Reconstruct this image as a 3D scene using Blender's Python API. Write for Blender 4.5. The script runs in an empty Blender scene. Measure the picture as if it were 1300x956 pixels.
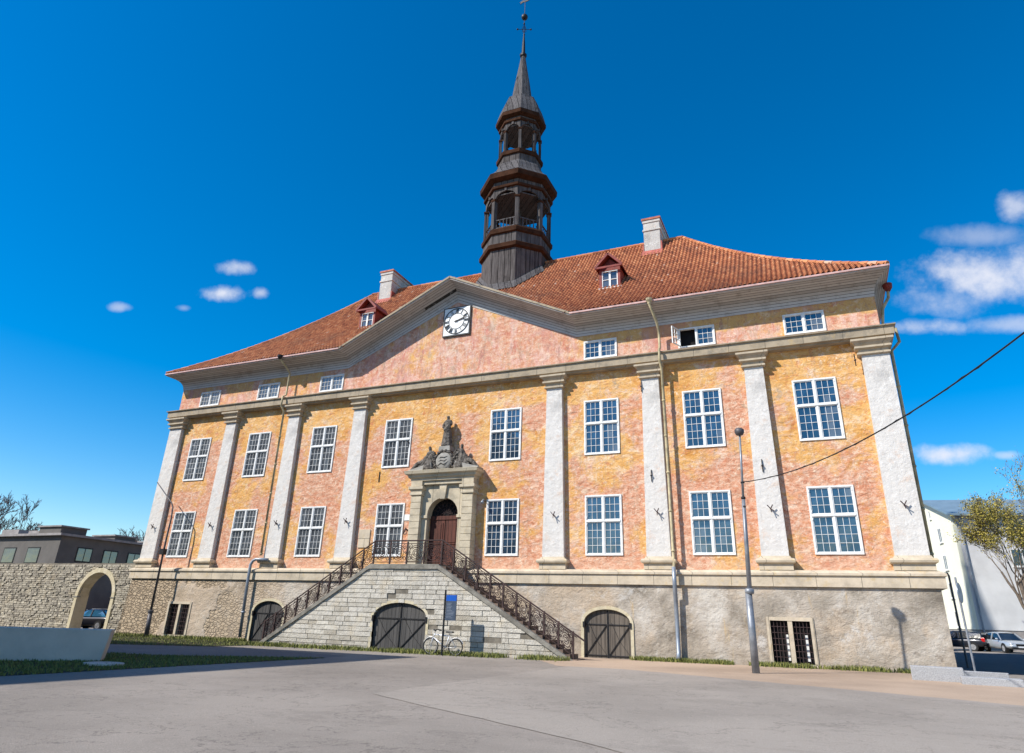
import bpy, math, random
from mathutils import Vector, Matrix, noise
random.seed(11)
C = bpy.context.scene.collection
PI = math.pi
R = math.radians
def G(x, y): return .008*max(-40, min(40, x)) + .004*max(0, min(60, y))

# ------------------------------------------------------------------ mesh builder
class MB:
    def __init__(s): s.v = []; s.f = []; s.t = []; s.tone = .5
    def add(s, vs, fs, tone=None):
        n = len(s.v); s.v += [tuple(p) for p in vs]
        for f in fs: s.f.append(tuple(i+n for i in f)); s.t.append(s.tone if tone is None else tone)
    def quad(s, a, b, c, d, tone=None): s.add([a, b, c, d], [(0, 1, 2, 3)], tone)
    def box(s, x0, x1, y0, y1, z0, z1, tone=None):
        s.add([(x0,y0,z0),(x1,y0,z0),(x1,y1,z0),(x0,y1,z0),(x0,y0,z1),(x1,y0,z1),(x1,y1,z1),(x0,y1,z1)],
              [(0,3,2,1),(4,5,6,7),(0,1,5,4),(1,2,6,5),(2,3,7,6),(3,0,4,7)], tone)
    def rbox(s, x0, x1, y0, y1, z0, z1, j=.01, tone=None):   # slightly irregular box
        r = lambda: random.uniform(-j, j)
        P = [(x0,y0,z0),(x1,y0,z0),(x1,y1,z0),(x0,y1,z0),(x0,y0,z1),(x1,y0,z1),(x1,y1,z1),(x0,y1,z1)]
        s.add([(a+r(), b+r(), c+r()) for a, b, c in P], [(0,3,2,1),(4,5,6,7),(0,1,5,4),(1,2,6,5),(2,3,7,6),(3,0,4,7)], tone)
    def prism(s, poly, y0, y1, tone=None):     # polygon in x,z extruded in y
        n = len(poly)
        s.add([(x, y0, z) for x, z in poly]+[(x, y1, z) for x, z in poly],
              [tuple(range(n)), tuple(range(2*n-1, n-1, -1))]+[(i, i+n, (i+1) % n+n, (i+1) % n) for i in range(n)], tone)
    def hprism(s, poly, z0, z1, tone=None):    # polygon in x,y extruded in z
        n = len(poly)
        s.add([(x, y, z0) for x, y in poly]+[(x, y, z1) for x, y in poly],
              [tuple(range(n-1, -1, -1)), tuple(range(n, 2*n))]+[(i, (i+1) % n, (i+1) % n+n, i+n) for i in range(n)], tone)
    def bar(s, a, b, w, h=None, tone=None):
        a = Vector(a); b = Vector(b); d = (b-a); h = h or w
        if d.length < 1e-6: return
        d.normalize(); u = d.cross(Vector((0, 0, 1)))
        if u.length < .05: u = Vector((1, 0, 0))
        u.normalize(); v = u.cross(d)
        c = [u*w/2+v*h/2, -u*w/2+v*h/2, -u*w/2-v*h/2, u*w/2-v*h/2]
        s.add([a+q for q in c]+[b+q for q in c], [(0,1,2,3),(7,6,5,4)]+[(i, i+4, (i+1) % 4+4, (i+1) % 4) for i in range(4)], tone)
    def tube(s, pts, r, n=8, caps=True, tone=None):
        pts = [Vector(p) for p in pts]; m = len(pts)
        rr = r if isinstance(r, (list, tuple)) else [r]*m
        vs = []; pu = None
        for i, p in enumerate(pts):
            d = (pts[min(i+1, m-1)]-pts[max(i-1, 0)])
            if d.length < 1e-7: d = Vector((0, 0, 1))
            d.normalize()
            if pu is None:
                u = d.cross(Vector((0, 1, 0)))
                if u.length < .1: u = d.cross(Vector((1, 0, 0)))
            else: u = pu-d*pu.dot(d)
            u.normalize(); pu = u; w = d.cross(u)
            for k in range(n):
                a = 2*PI*k/n; vs.append(p+(u*math.cos(a)+w*math.sin(a))*rr[i])
        fs = [(i*n+k, i*n+(k+1) % n, (i+1)*n+(k+1) % n, (i+1)*n+k) for i in range(m-1) for k in range(n)]
        if caps: fs += [tuple(range(n-1, -1, -1)), tuple(range((m-1)*n, m*n))]
        s.add(vs, fs, tone)
    def rings(s, rings, close=False, tone=None, cap=True):
        n = len(rings[0]); vs = [p for r in rings for p in r]
        fs = [(i*n+k, i*n+(k+1) % n, (i+1)*n+(k+1) % n, (i+1)*n+k) for i in range(len(rings)-1) for k in range(n)]
        if cap: fs += [tuple(range(n-1, -1, -1)), tuple(range((len(rings)-1)*n, len(rings)*n))]
        s.add(vs, fs, tone)
    def lathe(s, prof, c=(0, 0, 0), n=16, ph=0, tone=None, cap=True):
        s.rings([[(c[0]+r*math.cos(ph+2*PI*k/n), c[1]+r*math.sin(ph+2*PI*k/n), c[2]+z) for k in range(n)] for r, z in prof], tone=tone, cap=cap)
    def disc(s, c, r, th, axis='y', n=20, tone=None):
        a = {'y': Vector((0,1,0)), 'x': Vector((1,0,0)), 'z': Vector((0,0,1))}[axis]; c = Vector(c)
        s.tube([c-a*th/2, c+a*th/2], r, n, tone=tone)
    def torus(s, c, Rr, r, n=24, m=8, axis='y', tone=None):
        vs = []; c = Vector(c)
        for i in range(n):
            a = 2*PI*i/n
            for k in range(m):
                b = 2*PI*k/m; q = Rr+r*math.cos(b); h = r*math.sin(b)
                p = {'y': (q*math.cos(a), h, q*math.sin(a)), 'x': (h, q*math.cos(a), q*math.sin(a)), 'z': (q*math.cos(a), q*math.sin(a), h)}[axis]
                vs.append(c+Vector(p))
        s.add(vs, [(i*m+k, ((i+1) % n)*m+k, ((i+1) % n)*m+(k+1) % m, i*m+(k+1) % m) for i in range(n) for k in range(m)], tone)
    def ball(s, c, r, n=10, sc=(1,1,1), tone=None):
        s.rings([[(c[0]+sc[0]*r*math.sin(PI*max(.02,min(.98,i/n)))*math.cos(2*PI*k/(n+2)), c[1]+sc[1]*r*math.sin(PI*max(.02,min(.98,i/n)))*math.sin(2*PI*k/(n+2)), c[2]-sc[2]*r*math.cos(PI*i/n)) for k in range(n+2)] for i in range(n+1)], tone=tone)
    def xf(s, M, start=0):
        for i in range(start, len(s.v)): s.v[i] = tuple(M @ Vector(s.v[i]))
    def build(s, name, mat, parent=None, loc=(0,0,0), smooth=False, bevel=0, fix=True):
        me = bpy.data.meshes.new(name); me.from_pydata(s.v, [], s.f)
        at = me.attributes.new('tone', 'FLOAT', 'FACE'); at.data.foreach_set('value', s.t)
        me.materials.append(mat)
        if fix:
            import bmesh
            bm = bmesh.new(); bm.from_mesh(me); bmesh.ops.recalc_face_normals(bm, faces=bm.faces); bm.to_mesh(me); bm.free()
        if smooth: me.polygons.foreach_set('use_smooth', [True]*len(me.polygons))
        me.update()
        o = bpy.data.objects.new(name, me); C.objects.link(o); o.location = loc
        if parent: o.parent = parent
        if bevel:
            m = o.modifiers.new('bevel', 'BEVEL'); m.width = bevel; m.segments = 2; m.limit_method = 'ANGLE'; m.angle_limit = R(40)
        return o

def tag(o, label=None, cat=None, group=None, kind=None):
    if label: o['label'] = label
    if cat: o['category'] = cat
    if group: o['group'] = group
    if kind: o['kind'] = kind
    return o
def empty(name, loc, label, cat, group=None, rz=0):
    o = bpy.data.objects.new(name, None); C.objects.link(o); o.location = loc; o.rotation_euler = (0, 0, rz); o.empty_display_size = .2
    return tag(o, label, cat, group)
def inst(src, parent, loc=(0,0,0), rot=(0,0,0)):
    c = src.copy(); C.objects.link(c); c.parent = parent; c.location = loc; c.rotation_euler = rot
    for ch in src.children: inst(ch, c, ch.location, ch.rotation_euler)
    return c

# ------------------------------------------------------------------ materials
class NT:
    def __init__(s, name):
        m = bpy.data.materials.new(name); m.use_nodes = True; s.m = m; s.t = m.node_tree; s.t.nodes.clear()
        s.out = s.n('ShaderNodeOutputMaterial'); s.b = s.n('ShaderNodeBsdfPrincipled'); s.L(s.b.outputs[0], s.out.inputs[0])
        s.b.inputs['Specular IOR Level'].default_value = .3
    def n(s, t, **k):
        o = s.t.nodes.new(t)
        for a, v in k.items(): setattr(o, a, v)
        return o
    def L(s, a, b): s.t.links.new(a, b)
    def pos(s, sc=(1,1,1), off=(0,0,0)):
        if not hasattr(s, 'tc'): s.tc = s.n('ShaderNodeTexCoord')
        mp = s.n('ShaderNodeMapping'); s.L(s.tc.outputs['Object'], mp.inputs[0]); mp.inputs['Scale'].default_value = sc; mp.inputs['Location'].default_value = off
        return mp.outputs[0]
    def wallpos(s):   # (x+y, z, 0)
        sp = s.n('ShaderNodeSeparateXYZ'); s.L(s.pos(), sp.inputs[0]); cb = s.n('ShaderNodeCombineXYZ')
        s.L(s.math('ADD', sp.outputs[0], sp.outputs[1]), cb.inputs[0]); s.L(sp.outputs[2], cb.inputs[1]); return cb.outputs[0]
    def z(s):
        sp = s.n('ShaderNodeSeparateXYZ'); s.L(s.pos(), sp.inputs[0]); return sp.outputs[2]
    def noise(s, scale, detail=5, rough=.55, sc=(1,1,1), off=(0,0,0), dist=0):
        o = s.n('ShaderNodeTexNoise'); o.inputs['Scale'].default_value = scale; o.inputs['Detail'].default_value = detail
        o.inputs['Roughness'].default_value = rough; o.inputs['Distortion'].default_value = dist; s.L(s.pos(sc, off), o.inputs['Vector']); return o.outputs[0]
    def vor(s, scale, sc=(1,1,1), feat='F1', vec=None):
        o = s.n('ShaderNodeTexVoronoi', feature=feat); o.inputs['Scale'].default_value = scale; s.L(vec or s.pos(sc), o.inputs['Vector']); return o
    def math(s, op, a, b=0.0, clamp=False):
        o = s.n('ShaderNodeMath', operation=op); o.use_clamp = clamp
        for i, x in enumerate((a, b)):
            if isinstance(x, (int, float)): o.inputs[i].default_value = x
            else: s.L(x, o.inputs[i])
        return o.outputs[0]
    def ramp(s, f, stops):
        o = s.n('ShaderNodeValToRGB'); r = o.color_ramp
        while len(r.elements) < len(stops): r.elements.new(.5)
        for e, (p, c) in zip(r.elements, stops):
            e.position = p; e.color = (c, c, c, 1) if isinstance(c, (int, float)) else (*c, 1)
        s.L(f, o.inputs[0]); return o.outputs[0]
    def step(s, f, a, b):
        o = s.n('ShaderNodeMapRange'); o.inputs[1].default_value = a; o.inputs[2].default_value = b; o.interpolation_type = 'SMOOTHSTEP'; s.L(f, o.inputs[0]); return o.outputs[0]
    def mix(s, f, a, b, mode='MIX'):
        o = s.n('ShaderNodeMix', data_type='RGBA', blend_type=mode)
        for i, x in ((0, f), (6, a), (7, b)):
            if isinstance(x, (int, float)): o.inputs[i].default_value = x if i == 0 else (x, x, x, 1)
            elif isinstance(x, tuple): o.inputs[i].default_value = (*x, 1)
            else: s.L(x, o.inputs[i])
        return o.outputs[2]
    def tone(s):
        o = s.n('ShaderNodeAttribute'); o.attribute_name = 'tone'; return o.outputs['Fac']
    def fin(s, col=None, rough=.8, h=None, dist=.02, strength=1, metal=0, spec=None):
        if col is not None:
            if isinstance(col, tuple): s.b.inputs['Base Color'].default_value = (*col, 1)
            else: s.L(col, s.b.inputs['Base Color'])
        if isinstance(rough, (int, float)): s.b.inputs['Roughness'].default_value = rough
        else: s.L(rough, s.b.inputs['Roughness'])
        s.b.inputs['Metallic'].default_value = metal
        if spec is not None: s.b.inputs['Specular IOR Level'].default_value = spec
        if h is not None:
            bp = s.n('ShaderNodeBump'); bp.inputs['Distance'].default_value = dist; bp.inputs['Strength'].default_value = strength
            s.L(h, bp.inputs['Height']); s.L(bp.outputs[0], s.b.inputs['Normal'])
        return s.m
def mscale(col, k): return tuple(c*k for c in col)

def m_plain(name, col, rough=.6, var=.15, scale=3, metal=0, bump=.004, bscale=30, spec=None):
    n = NT(name); a = n.noise(scale, 6, .6)
    c = n.mix(n.step(a, .3, .7), mscale(col, 1-var), mscale(col, 1+var))
    return n.fin(c, rough, n.noise(bscale, 4), bump, metal=metal, spec=spec)

def m_plaster(name, attic=False):
    n = NT(name); zz = n.z()
    big = n.noise(.30, 3, .55, off=(3, 0, 5)); mid = n.noise(.85, 7, .68, sc=(1,1,1.25), dist=.5, off=(1,4,2)); fine = n.noise(3.6, 9, .74, sc=(1,1,1.5), dist=.4); vf = n.noise(15, 6, .7)
    ochre, cream, lpink, pink, red = (.65,.345,.105), (.71,.51,.30), (.65,.41,.30), (.55,.24,.15), (.38,.11,.07)
    c = n.ramp(n.math('ADD', n.math('MULTIPLY', mid, .6), n.math('MULTIPLY', fine, .4)), [(.38, (.54,.24,.055)), (.46, ochre), (.53, (.68,.39,.14)), (.60, cream)])
    # worn pink coat lies over the ochre in ragged patches
    a = n.math('ADD', n.math('ADD', n.math('MULTIPLY', big, 2.3), -.70), n.math('MULTIPLY', mid, .75)); a = n.math('ADD', a, n.math('MULTIPLY', fine, .55))
    if not attic: a = n.math('SUBTRACT', a, n.math('MULTIPLY', n.step(zz, 11.7, 13.0), .40)); a = n.math('ADD', a, n.math('MULTIPLY', n.math('SUBTRACT', 1.0, n.step(zz, 4, 9)), .02))
    else: a = n.math('ADD', a, .12)
    xs_ = n.n('ShaderNodeSeparateXYZ'); n.L(n.pos(), xs_.inputs[0]); a = n.math('ADD', a, n.math('MULTIPLY', n.math('SUBTRACT', 1.0, n.step(xs_.outputs[0], -20, -9)), .08))
    a = n.math('ADD', a, n.math('MULTIPLY', n.step(n.vor(.19, sc=(1,1,1.3)).outputs[0], .9, .2), .07))
    pk = n.ramp(fine, [(.36, red), (.44, pink), (.51, (.60,.31,.21)), (.58, lpink), (.66, (.70,.53,.40))])
    c = n.mix(n.math('MULTIPLY', n.step(a, .99, 1.20), .88), c, pk)
    if attic:
        st = n.noise(1.0, 8, .75, sc=(2.2, 2.2, .7)); c = n.mix(n.math('MULTIPLY', n.step(st, .45, .60), .6), c, (.68,.47,.42))
        c = n.mix(n.math('MULTIPLY', n.step(n.noise(1.3, 8, .75, sc=(1.6,1.6,.6), off=(7,0,1), dist=.5), .54, .63), .75), c, (.50,.15,.11))
        c = n.mix(n.math('MULTIPLY', n.step(n.noise(.8, 6, .7, off=(2,9,1)), .56, .64), .55), c, (.40,.33,.24))
    if attic:
        sx = n.n('ShaderNodeSeparateXYZ'); n.L(n.pos(), sx.inputs[0]); fx = n.step(n.math('ABSOLUTE', sx.outputs[0]), 7.7, 8.0); hz = n.step(n.math('ADD', zz, n.math('MULTIPLY', mid, 1.2)), 15.95, 16.15)
        c = n.mix(n.math('MULTIPLY', n.math('MULTIPLY', fx, hz), n.math('SUBTRACT', 1.0, n.step(n.noise(.5, 4, .6, sc=(1,1,.2), off=(3,3,3)), .56, .62))), c, (.62,.36,.13))
    c = n.mix(n.math('MULTIPLY', n.step(n.noise(1.2, 10, .82, sc=(1,1,1.3), off=(9,2,1), dist=.6), .54, .62), .58), c, (.75,.60,.44))
    c = n.mix(n.math('MULTIPLY', n.step(n.noise(1.9, 10, .84, sc=(1,1,1.5), off=(1,7,4), dist=.7), .535, .59), .68), c, (.50,.17,.085))
    c = n.mix(n.math('MULTIPLY', n.step(n.noise(.7, 9, .8, off=(5,5,2), dist=.8), .57, .63), .6), c, (.66,.50,.40))
    c = n.mix(n.math('MULTIPLY', n.step(n.noise(4.5, 9, .85, off=(4,1,8), dist=.5), .56, .60), .6), c, (.80,.68,.53))
    c = n.mix(n.math('MULTIPLY', n.step(n.noise(5.5, 9, .85, off=(6,3,8), dist=.5), .55, .61), .6), c, (.38,.14,.07))
    c = n.mix(n.math('MULTIPLY', n.step(n.noise(1.1, 9, .8, off=(8,8,2), dist=.4), .59, .64), .6), c, (.38,.30,.21))
    sill = n.math('MULTIPLY', n.step(n.noise(2.4, 7, .75, sc=(2.2,2.2,.16), off=(2,2,2)), .52, .66), .38)
    c = n.mix(sill, c, (.36,.25,.17))
    low = n.math('SUBTRACT', 1.0, n.step(n.math('ADD', zz, n.math('MULTIPLY', n.noise(1.2, 6, .7), 1.6)), 4.5, 5.6)); c = n.mix(n.math('MULTIPLY', low, .35), c, (.66,.46,.33))
    if attic:
        stn = n.math('MULTIPLY', n.step(n.noise(.42, 9, .8, off=(3,3,7), dist=.8), .50, .60), .5); c = n.mix(stn, c, (.50,.22,.19))
        c = n.mix(n.math('MULTIPLY', n.step(n.noise(1.6, 9, .8, sc=(1.6,1.6,.5), off=(3,9,7)), .54, .62), .5), c, (.30,.17,.14))
    h = n.math('ADD', n.math('MULTIPLY', n.noise(1.7, 6, .62, sc=(1,1,1.7), dist=.5), 1.0), n.math('MULTIPLY', n.noise(5.0, 7, .66, sc=(1,1,1.4)), .5))
    h = n.math('ADD', h, n.math('MULTIPLY', vf, .12))
    return n.fin(c, .92, h, .105 if not attic else .055, .85)

def m_white(name, base=(.66,.635,.59)):
    n = NT(name)
    c = n.ramp(n.noise(.9, 8, .68, sc=(1,1,.6)), [(.30, mscale(base, .62)), (.45, mscale(base, .92)), (.6, base), (.8, mscale(base, 1.1))])
    c = n.mix(n.math('MULTIPLY', n.step(n.noise(2.2, 9, .82, sc=(1.6,1.6,.7)), .56, .64), .42), c, (.38,.345,.31))
    c = n.mix(n.math('MULTIPLY', n.step(n.noise(1.1, 9, .8, off=(5,5,5)), .56, .64), .45), c, (.60,.43,.32)); c = n.mix(n.math('MULTIPLY', n.step(n.noise(3, 9, .82, off=(1,5,9)), .55, .61), .6), c, (.76,.75,.72))
    h = n.math('ADD', n.noise(2.4, 7, .66), n.math('MULTIPLY', n.noise(9, 7, .7), .3))
    return n.fin(c, .9, h, .075, .8)

def m_stone(name, base=(.46,.41,.31), lich=.35, dark=.3):
    n = NT(name)
    c = n.ramp(n.noise(1.5, 8, .65), [(.3, mscale(base, .72)), (.5, base), (.7, mscale(base, 1.18))])
    c = n.mix(n.math('MULTIPLY', n.step(n.noise(.9, 7, .7, off=(3,1,2)), .50, .68), dark), c, (.12,.115,.10))
    c = n.mix(n.math('MULTIPLY', n.step(n.noise(2.2, 7, .7, off=(8,1,4)), .54, .66), lich), c, (.50,.33,.09))
    jn = n.n('ShaderNodeTexBrick'); n.L(n.wallpos(), jn.inputs['Vector']); jn.inputs['Scale'].default_value = 1
    jn.inputs['Brick Width'].default_value = 1.7; jn.inputs['Row Height'].default_value = 9; jn.inputs['Mortar Size'].default_value = .012
    c = n.mix(n.math('MULTIPLY', jn.outputs['Fac'], .6), c, (.08,.075,.06))
    h = n.math('SUBTRACT', n.math('MULTIPLY', n.noise(9, 6, .65), .5), jn.outputs['Fac'])
    return n.fin(c, .85, h, .02)

def m_plinth(name):
    n = NT(name); w = n.wallpos(); sp = n.n('ShaderNodeSeparateXYZ'); n.L(n.pos(), sp.inputs[0]); X = sp.outputs[0]
    c = n.ramp(n.noise(.6, 8, .62, dist=.5), [(.32, (.17,.145,.115)), (.44, (.31,.27,.22)), (.54, (.41,.36,.30)), (.66, (.52,.48,.42))])
    warm = n.math('ADD', n.step(n.noise(.35, 5, .6, off=(6,2,1)), .48, .62), n.math('SUBTRACT', 1.0, n.step(X, -20, -4)), True)
    c = n.mix(n.math('MULTIPLY', warm, .5), c, (.52,.385,.255))
    c = n.mix(n.math('MULTIPLY', n.step(n.noise(.8, 6, .7, off=(1,9,3)), .57, .68), .55), c, (.60,.58,.55))
    low = n.math('SUBTRACT', 1.0, n.step(n.math('ADD', n.z(), n.math('MULTIPLY', n.noise(.7, 4), 1.4)), .8, 2.2)); c = n.mix(n.math('MULTIPLY', low, .45), c, (.36,.285,.21))
    rust = n.step(n.noise(1.2, 6, .7, sc=(1.6,1.6,.18), off=(3,3,9)), .60, .70); c = n.mix(n.math('MULTIPLY', rust, .5), c, (.55,.36,.13))
    c = n.mix(n.math('MULTIPLY', n.step(n.noise(2.6, 9, .82, off=(7,7,1), dist=.4), .55, .62), .5), c, (.19,.15,.115)); c = n.mix(n.math('MULTIPLY', n.step(n.noise(1.6, 9, .82, off=(2,7,7), dist=.4), .56, .63), .5), c, (.58,.54,.48))
    # rubble showing where render has fallen
    mask = n.math('MULTIPLY', n.step(n.noise(.33, 4, .6, off=(2,5,7)), .47, .53), n.math('SUBTRACT', 1.05, n.step(X, -19, -7)), True)
    mask = n.math('MAXIMUM', mask, n.math('SUBTRACT', 1.0, n.step(n.math('ADD', X, n.math('MULTIPLY', n.noise(.7, 3), 3)), -19.5, -18.2)))
    v = n.vor(3.4, sc=(1,1,2.1), feat='DISTANCE_TO_EDGE'); vc = n.vor(3.4, sc=(1,1,2.1))
    jt = n.math('SUBTRACT', 1.0, n.step(v.outputs[0], .0, .16))
    rub = n.mix(n.step(n.noise(3, 5), .3, .7), (.33,.25,.165), (.52,.41,.28))
    rub = n.mix(n.math('MULTIPLY', jt, .65), rub, (.12,.09,.065))
    c = n.mix(mask, c, rub)
    cr = n.vor(.55, feat='DISTANCE_TO_EDGE', vec=n.noise(1.3, 5, .6)); 
    h1 = n.math('ADD', n.math('MULTIPLY', n.noise(1.5, 8, .66, sc=(1,1,1.5), dist=.25), 1.3), n.math('MULTIPLY', n.noise(8, 7, .7), .35))
    h2 = n.math('SUBTRACT', n.math('MULTIPLY', n.noise(4, 5), .6), n.math('MULTIPLY', jt, .55))
    hm = n.n('ShaderNodeMix', data_type='FLOAT'); n.L(mask, hm.inputs[0]); n.L(h1, hm.inputs[2]); n.L(h2, hm.inputs[3])
    return n.fin(c, .93, hm.outputs[0], .10, .85)

def m_blocks(name, cols, bump=.03, bs=7, stain=None):    # stone whose blocks are geometry: tone picks the colour
    n = NT(name); t = n.tone()
    c = n.ramp(t, [(i/(len(cols)-1), c) for i, c in enumerate(cols)])
    c = n.mix(n.math('MULTIPLY', n.step(n.noise(3.5, 7, .7), .45, .65), .35), c, mscale(cols[0], .6))
    c = n.mix(n.math('MULTIPLY', n.step(n.noise(1.2, 5, .6, off=(3,4,5)), .5, .7), .35), c, (.50,.40,.25))
    if stain: c = n.mix(n.math('MULTIPLY', n.step(n.noise(1.4, 6, .7, sc=(1.5,1.5,.2), off=(1,1,6)), .60, .70), .55), c, stain)
    h = n.math('ADD', n.noise(bs, 7, .65), n.math('MULTIPLY', n.noise(bs*4, 4), .3))
    return n.fin(c, .9, h, bump)

def m_tile(name):
    n = NT(name); t = n.tone()
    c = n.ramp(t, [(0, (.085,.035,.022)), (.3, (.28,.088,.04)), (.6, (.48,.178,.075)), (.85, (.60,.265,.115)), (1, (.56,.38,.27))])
    c = n.mix(n.math('MULTIPLY', n.step(n.noise(.35, 6, .65), .48, .68), .40), c, (.17,.085,.055))
    c = n.mix(n.math('MULTIPLY', n.step(n.noise(2.5, 6, .7), .55, .7), .3), c, (.42,.27,.17))
    return n.fin(c, .8, n.noise(25, 4), .01)

def m_wood(name, a, b, board=.16, vertical=True, rough=.75, stripes=True, bump=.02, spec=None):
    n = NT(name); sc = (6,6,.35) if vertical else (.35,.35,6)
    c = n.mix(n.step(n.noise(2.2, 7, .65, sc=sc), .32, .68), a, b)
    c = n.mix(n.math('MULTIPLY', n.step(n.noise(1.0, 5, .6), .5, .75), .5), c, mscale(a, .6))
    h = n.noise(5, 6, .6, sc=sc)
    if stripes:
        sp = n.n('ShaderNodeSeparateXYZ'); n.L(n.pos(), sp.inputs[0])
        src = n.math('ADD', sp.outputs[0], n.math('MULTIPLY', sp.outputs[1], 1.0)) if vertical else sp.outputs[2]
        fr = n.math('FRACT', n.math('DIVIDE', src, board)); g = n.math('GREATER_THAN', fr, .93)
        cell = n.n('ShaderNodeTexWhiteNoise', noise_dimensions='1D'); n.L(n.math('FLOOR', n.math('DIVIDE', src, board)), cell.inputs['W'])
        c = n.mix(n.math('MULTIPLY', cell.outputs[0], .35), c, mscale(b, 1.35)); c = n.mix(g, c, mscale(a, .25))
        h = n.math('SUBTRACT', n.math('MULTIPLY', h, .4), g)
    return n.fin(c, rough, h, bump, spec=spec)

def m_glass(name, col=(.012,.03,.055), rough=.06, spec=1.0, ior=2.1):
    n = NT(name)
    c = n.mix(n.step(n.noise(.9, 4, .5), .42, .62), col, mscale(col, 2.2))
    n.b.inputs['IOR'].default_value = ior
    if 'window' in name: c = n.mix(n.step(n.tone(), .45, .9), c, (.22,.25,.27)); c = n.mix(n.math('MULTIPLY', n.tone(), .6), c, mscale(col, .3))
    return n.fin(c, rough, n.noise(1.8, 3), .006, spec=.5)

def m_ground(name, base, patchy=.2, fine=.25, gravel=0):
    n = NT(name); n.b.inputs['Specular IOR Level'].default_value = .15
    c = n.mix(n.step(n.noise(.12, 6, .6), .35, .65), mscale(base, 1-patchy), mscale(base, 1+patchy))
    c = n.mix(n.math('MULTIPLY', n.step(n.noise(60, 3, .6), .4, .7), fine), c, mscale(base, .45))
    c = n.mix(n.math('MULTIPLY', n.step(n.noise(.7, 7, .7, sc=(.35,1.4,1)), .55, .7), .3), c, mscale(base, .7))
    c = n.mix(n.math('MULTIPLY', n.step(n.vor(45).outputs[0], .35, .15), .25+gravel), c, mscale(base, 1.6))
    c = n.mix(n.math('MULTIPLY', n.step(n.noise(1.6, 8, .75, sc=(.25,1.2,1), off=(5,1,1)), .57, .66), .22), c, mscale(base, .55))
    if not gravel:
        for sc_, of, w_ in ((.22,(1,2,0),.0022),(.5,(6,1,0),.0022)):
            k = n.math('ABSOLUTE', n.math('SUBTRACT', n.noise(sc_, 9, .62, off=of), .5)); c = n.mix(n.math('MULTIPLY', n.math('LESS_THAN', k, w_), .55), c, mscale(base, .35))
        c = n.mix(n.math('MULTIPLY', n.step(n.noise(.45, 8, .75, off=(3,8,0)), .56, .61), .28), c, mscale(base, .62))
        c = n.mix(n.math('MULTIPLY', n.step(n.noise(8, 8, .8, off=(3,8,0)), .57, .62), .35), c, mscale(base, 1.5))
    return n.fin(c, .9, n.math('ADD', n.noise(50, 4, .6), n.math('MULTIPLY', n.noise(3, 4), .6)), .012+.02*gravel)

M = {}
M['plaster'] = m_plaster('ochre_plaster'); M['attic'] = m_plaster('attic_plaster', True)
M['white'] = m_white('limewash', (.64,.61,.57)); M['stone'] = m_stone('cornice_stone', (.36,.295,.21), .3, .55); M['capital'] = m_stone('capital_stone', (.44,.365,.265), .3, .4)
M['base'] = m_stone('base_stone', (.50,.42,.31), .4, .15); M['band'] = m_stone('band_stone', (.52,.44,.33), .3, .15)
M['portal'] = m_stone('portal_stone', (.50,.43,.315), .15, .42); M['statue'] = m_plain('weathered_stone', (.13,.115,.10), .9, .6, 6, bump=.09, bscale=8, spec=.1); M['shield'] = m_stone('pale_worn_stone', (.30,.285,.255), 0, .6)
M['plinth'] = m_plinth('plinth_render'); M['tile'] = m_tile('clay_tile')
M['ashlar'] = m_blocks('limestone_ashlar', [(.33,.295,.235), (.46,.425,.36), (.54,.505,.44), (.59,.55,.47)], .05, 5, (.5,.33,.15))
M['joint'] = m_plain('joint_mortar', (.17,.15,.12), .95, .3)
M['rubble'] = m_blocks('rubble_stone', [(.20,.175,.145), (.33,.295,.235), (.44,.395,.31), (.52,.47,.37)], .06, 6)
M['quoin'] = m_blocks('arch_stone', [(.50,.43,.28), (.56,.49,.34), (.60,.53,.39)], .02, 6)
def m_boards(name):
    n = NT(name); c = n.ramp(n.tone(), [(0,(.035,.03,.027)),(.25,(.25,.225,.20)),(.6,(.43,.40,.375)),(1,(.56,.535,.51))])
    c = n.mix(n.math('MULTIPLY', n.step(n.noise(1.6, 7, .7), .5, .68), .45), c, (.17,.145,.12)); c = n.mix(n.math('MULTIPLY', n.step(n.noise(3.1, 7, .7, off=(4,4,1)), .55, .7), .35), c, (.55,.53,.50)); return n.fin(c, .85, n.noise(9, 6, .7), .012)
M['wood'] = m_boards('grey_boards')
M['tower'] = m_wood('dark_tarred_boards', (.028,.025,.024), (.125,.112,.108), .5, rough=.9, spec=.04)
M['tower_trim'] = m_plain('brown_trim', (.050,.023,.013), .85, .35, 2, spec=.05); M['lead'] = m_wood('sheet_roofing', (.035,.032,.033), (.13,.122,.122), .5, True, .85, spec=.06)
M['paint'] = m_plain('white_window_paint', (.72,.72,.70), .5, .12, 4); M['glass'] = m_glass('window_glass'); M['glass_grey'] = m_glass('window_glass_grey_tint', (.05,.055,.06))  # bluer and greyer base tints stand in for what the panes reflect
M['dark'] = m_plain('unlit_depth_black', (.008,.008,.009), .9, .2); M['curtain'] = m_plain('net_curtain', (.5,.52,.55), .8, .1)  # near-black colour stands in for the unlit depth of openings
M['door'] = m_wood('brown_door', (.045,.016,.011), (.11,.036,.024), .22); M['iron'] = m_plain('black_iron', (.022,.021,.022), .5, .3, 6, .3); M['rust'] = m_plain('rusty_iron', (.055,.034,.032), .7, .3, 5, .2)
M['gate'] = m_wood('grey_gate_boards', (.045,.043,.042), (.085,.08,.075), .22); M['gate2'] = m_wood('weathered_gate_boards', (.07,.058,.048), (.15,.125,.10), .22)
M['redpaint'] = m_plain('oxblood_paint', (.20,.034,.026), .6, .25, 3); M['pinkedge'] = m_plain('painted_flashing', (.52,.33,.30), .55, .2, 3); M['flash'] = m_plain('red_flashing', (.36,.10,.075), .6, .3, 3)
M['chim'] = m_white('chimney_render', (.50,.475,.44)); M['chimcap'] = m_plain('brick_cap', (.42,.15,.09), .8, .3)
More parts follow.
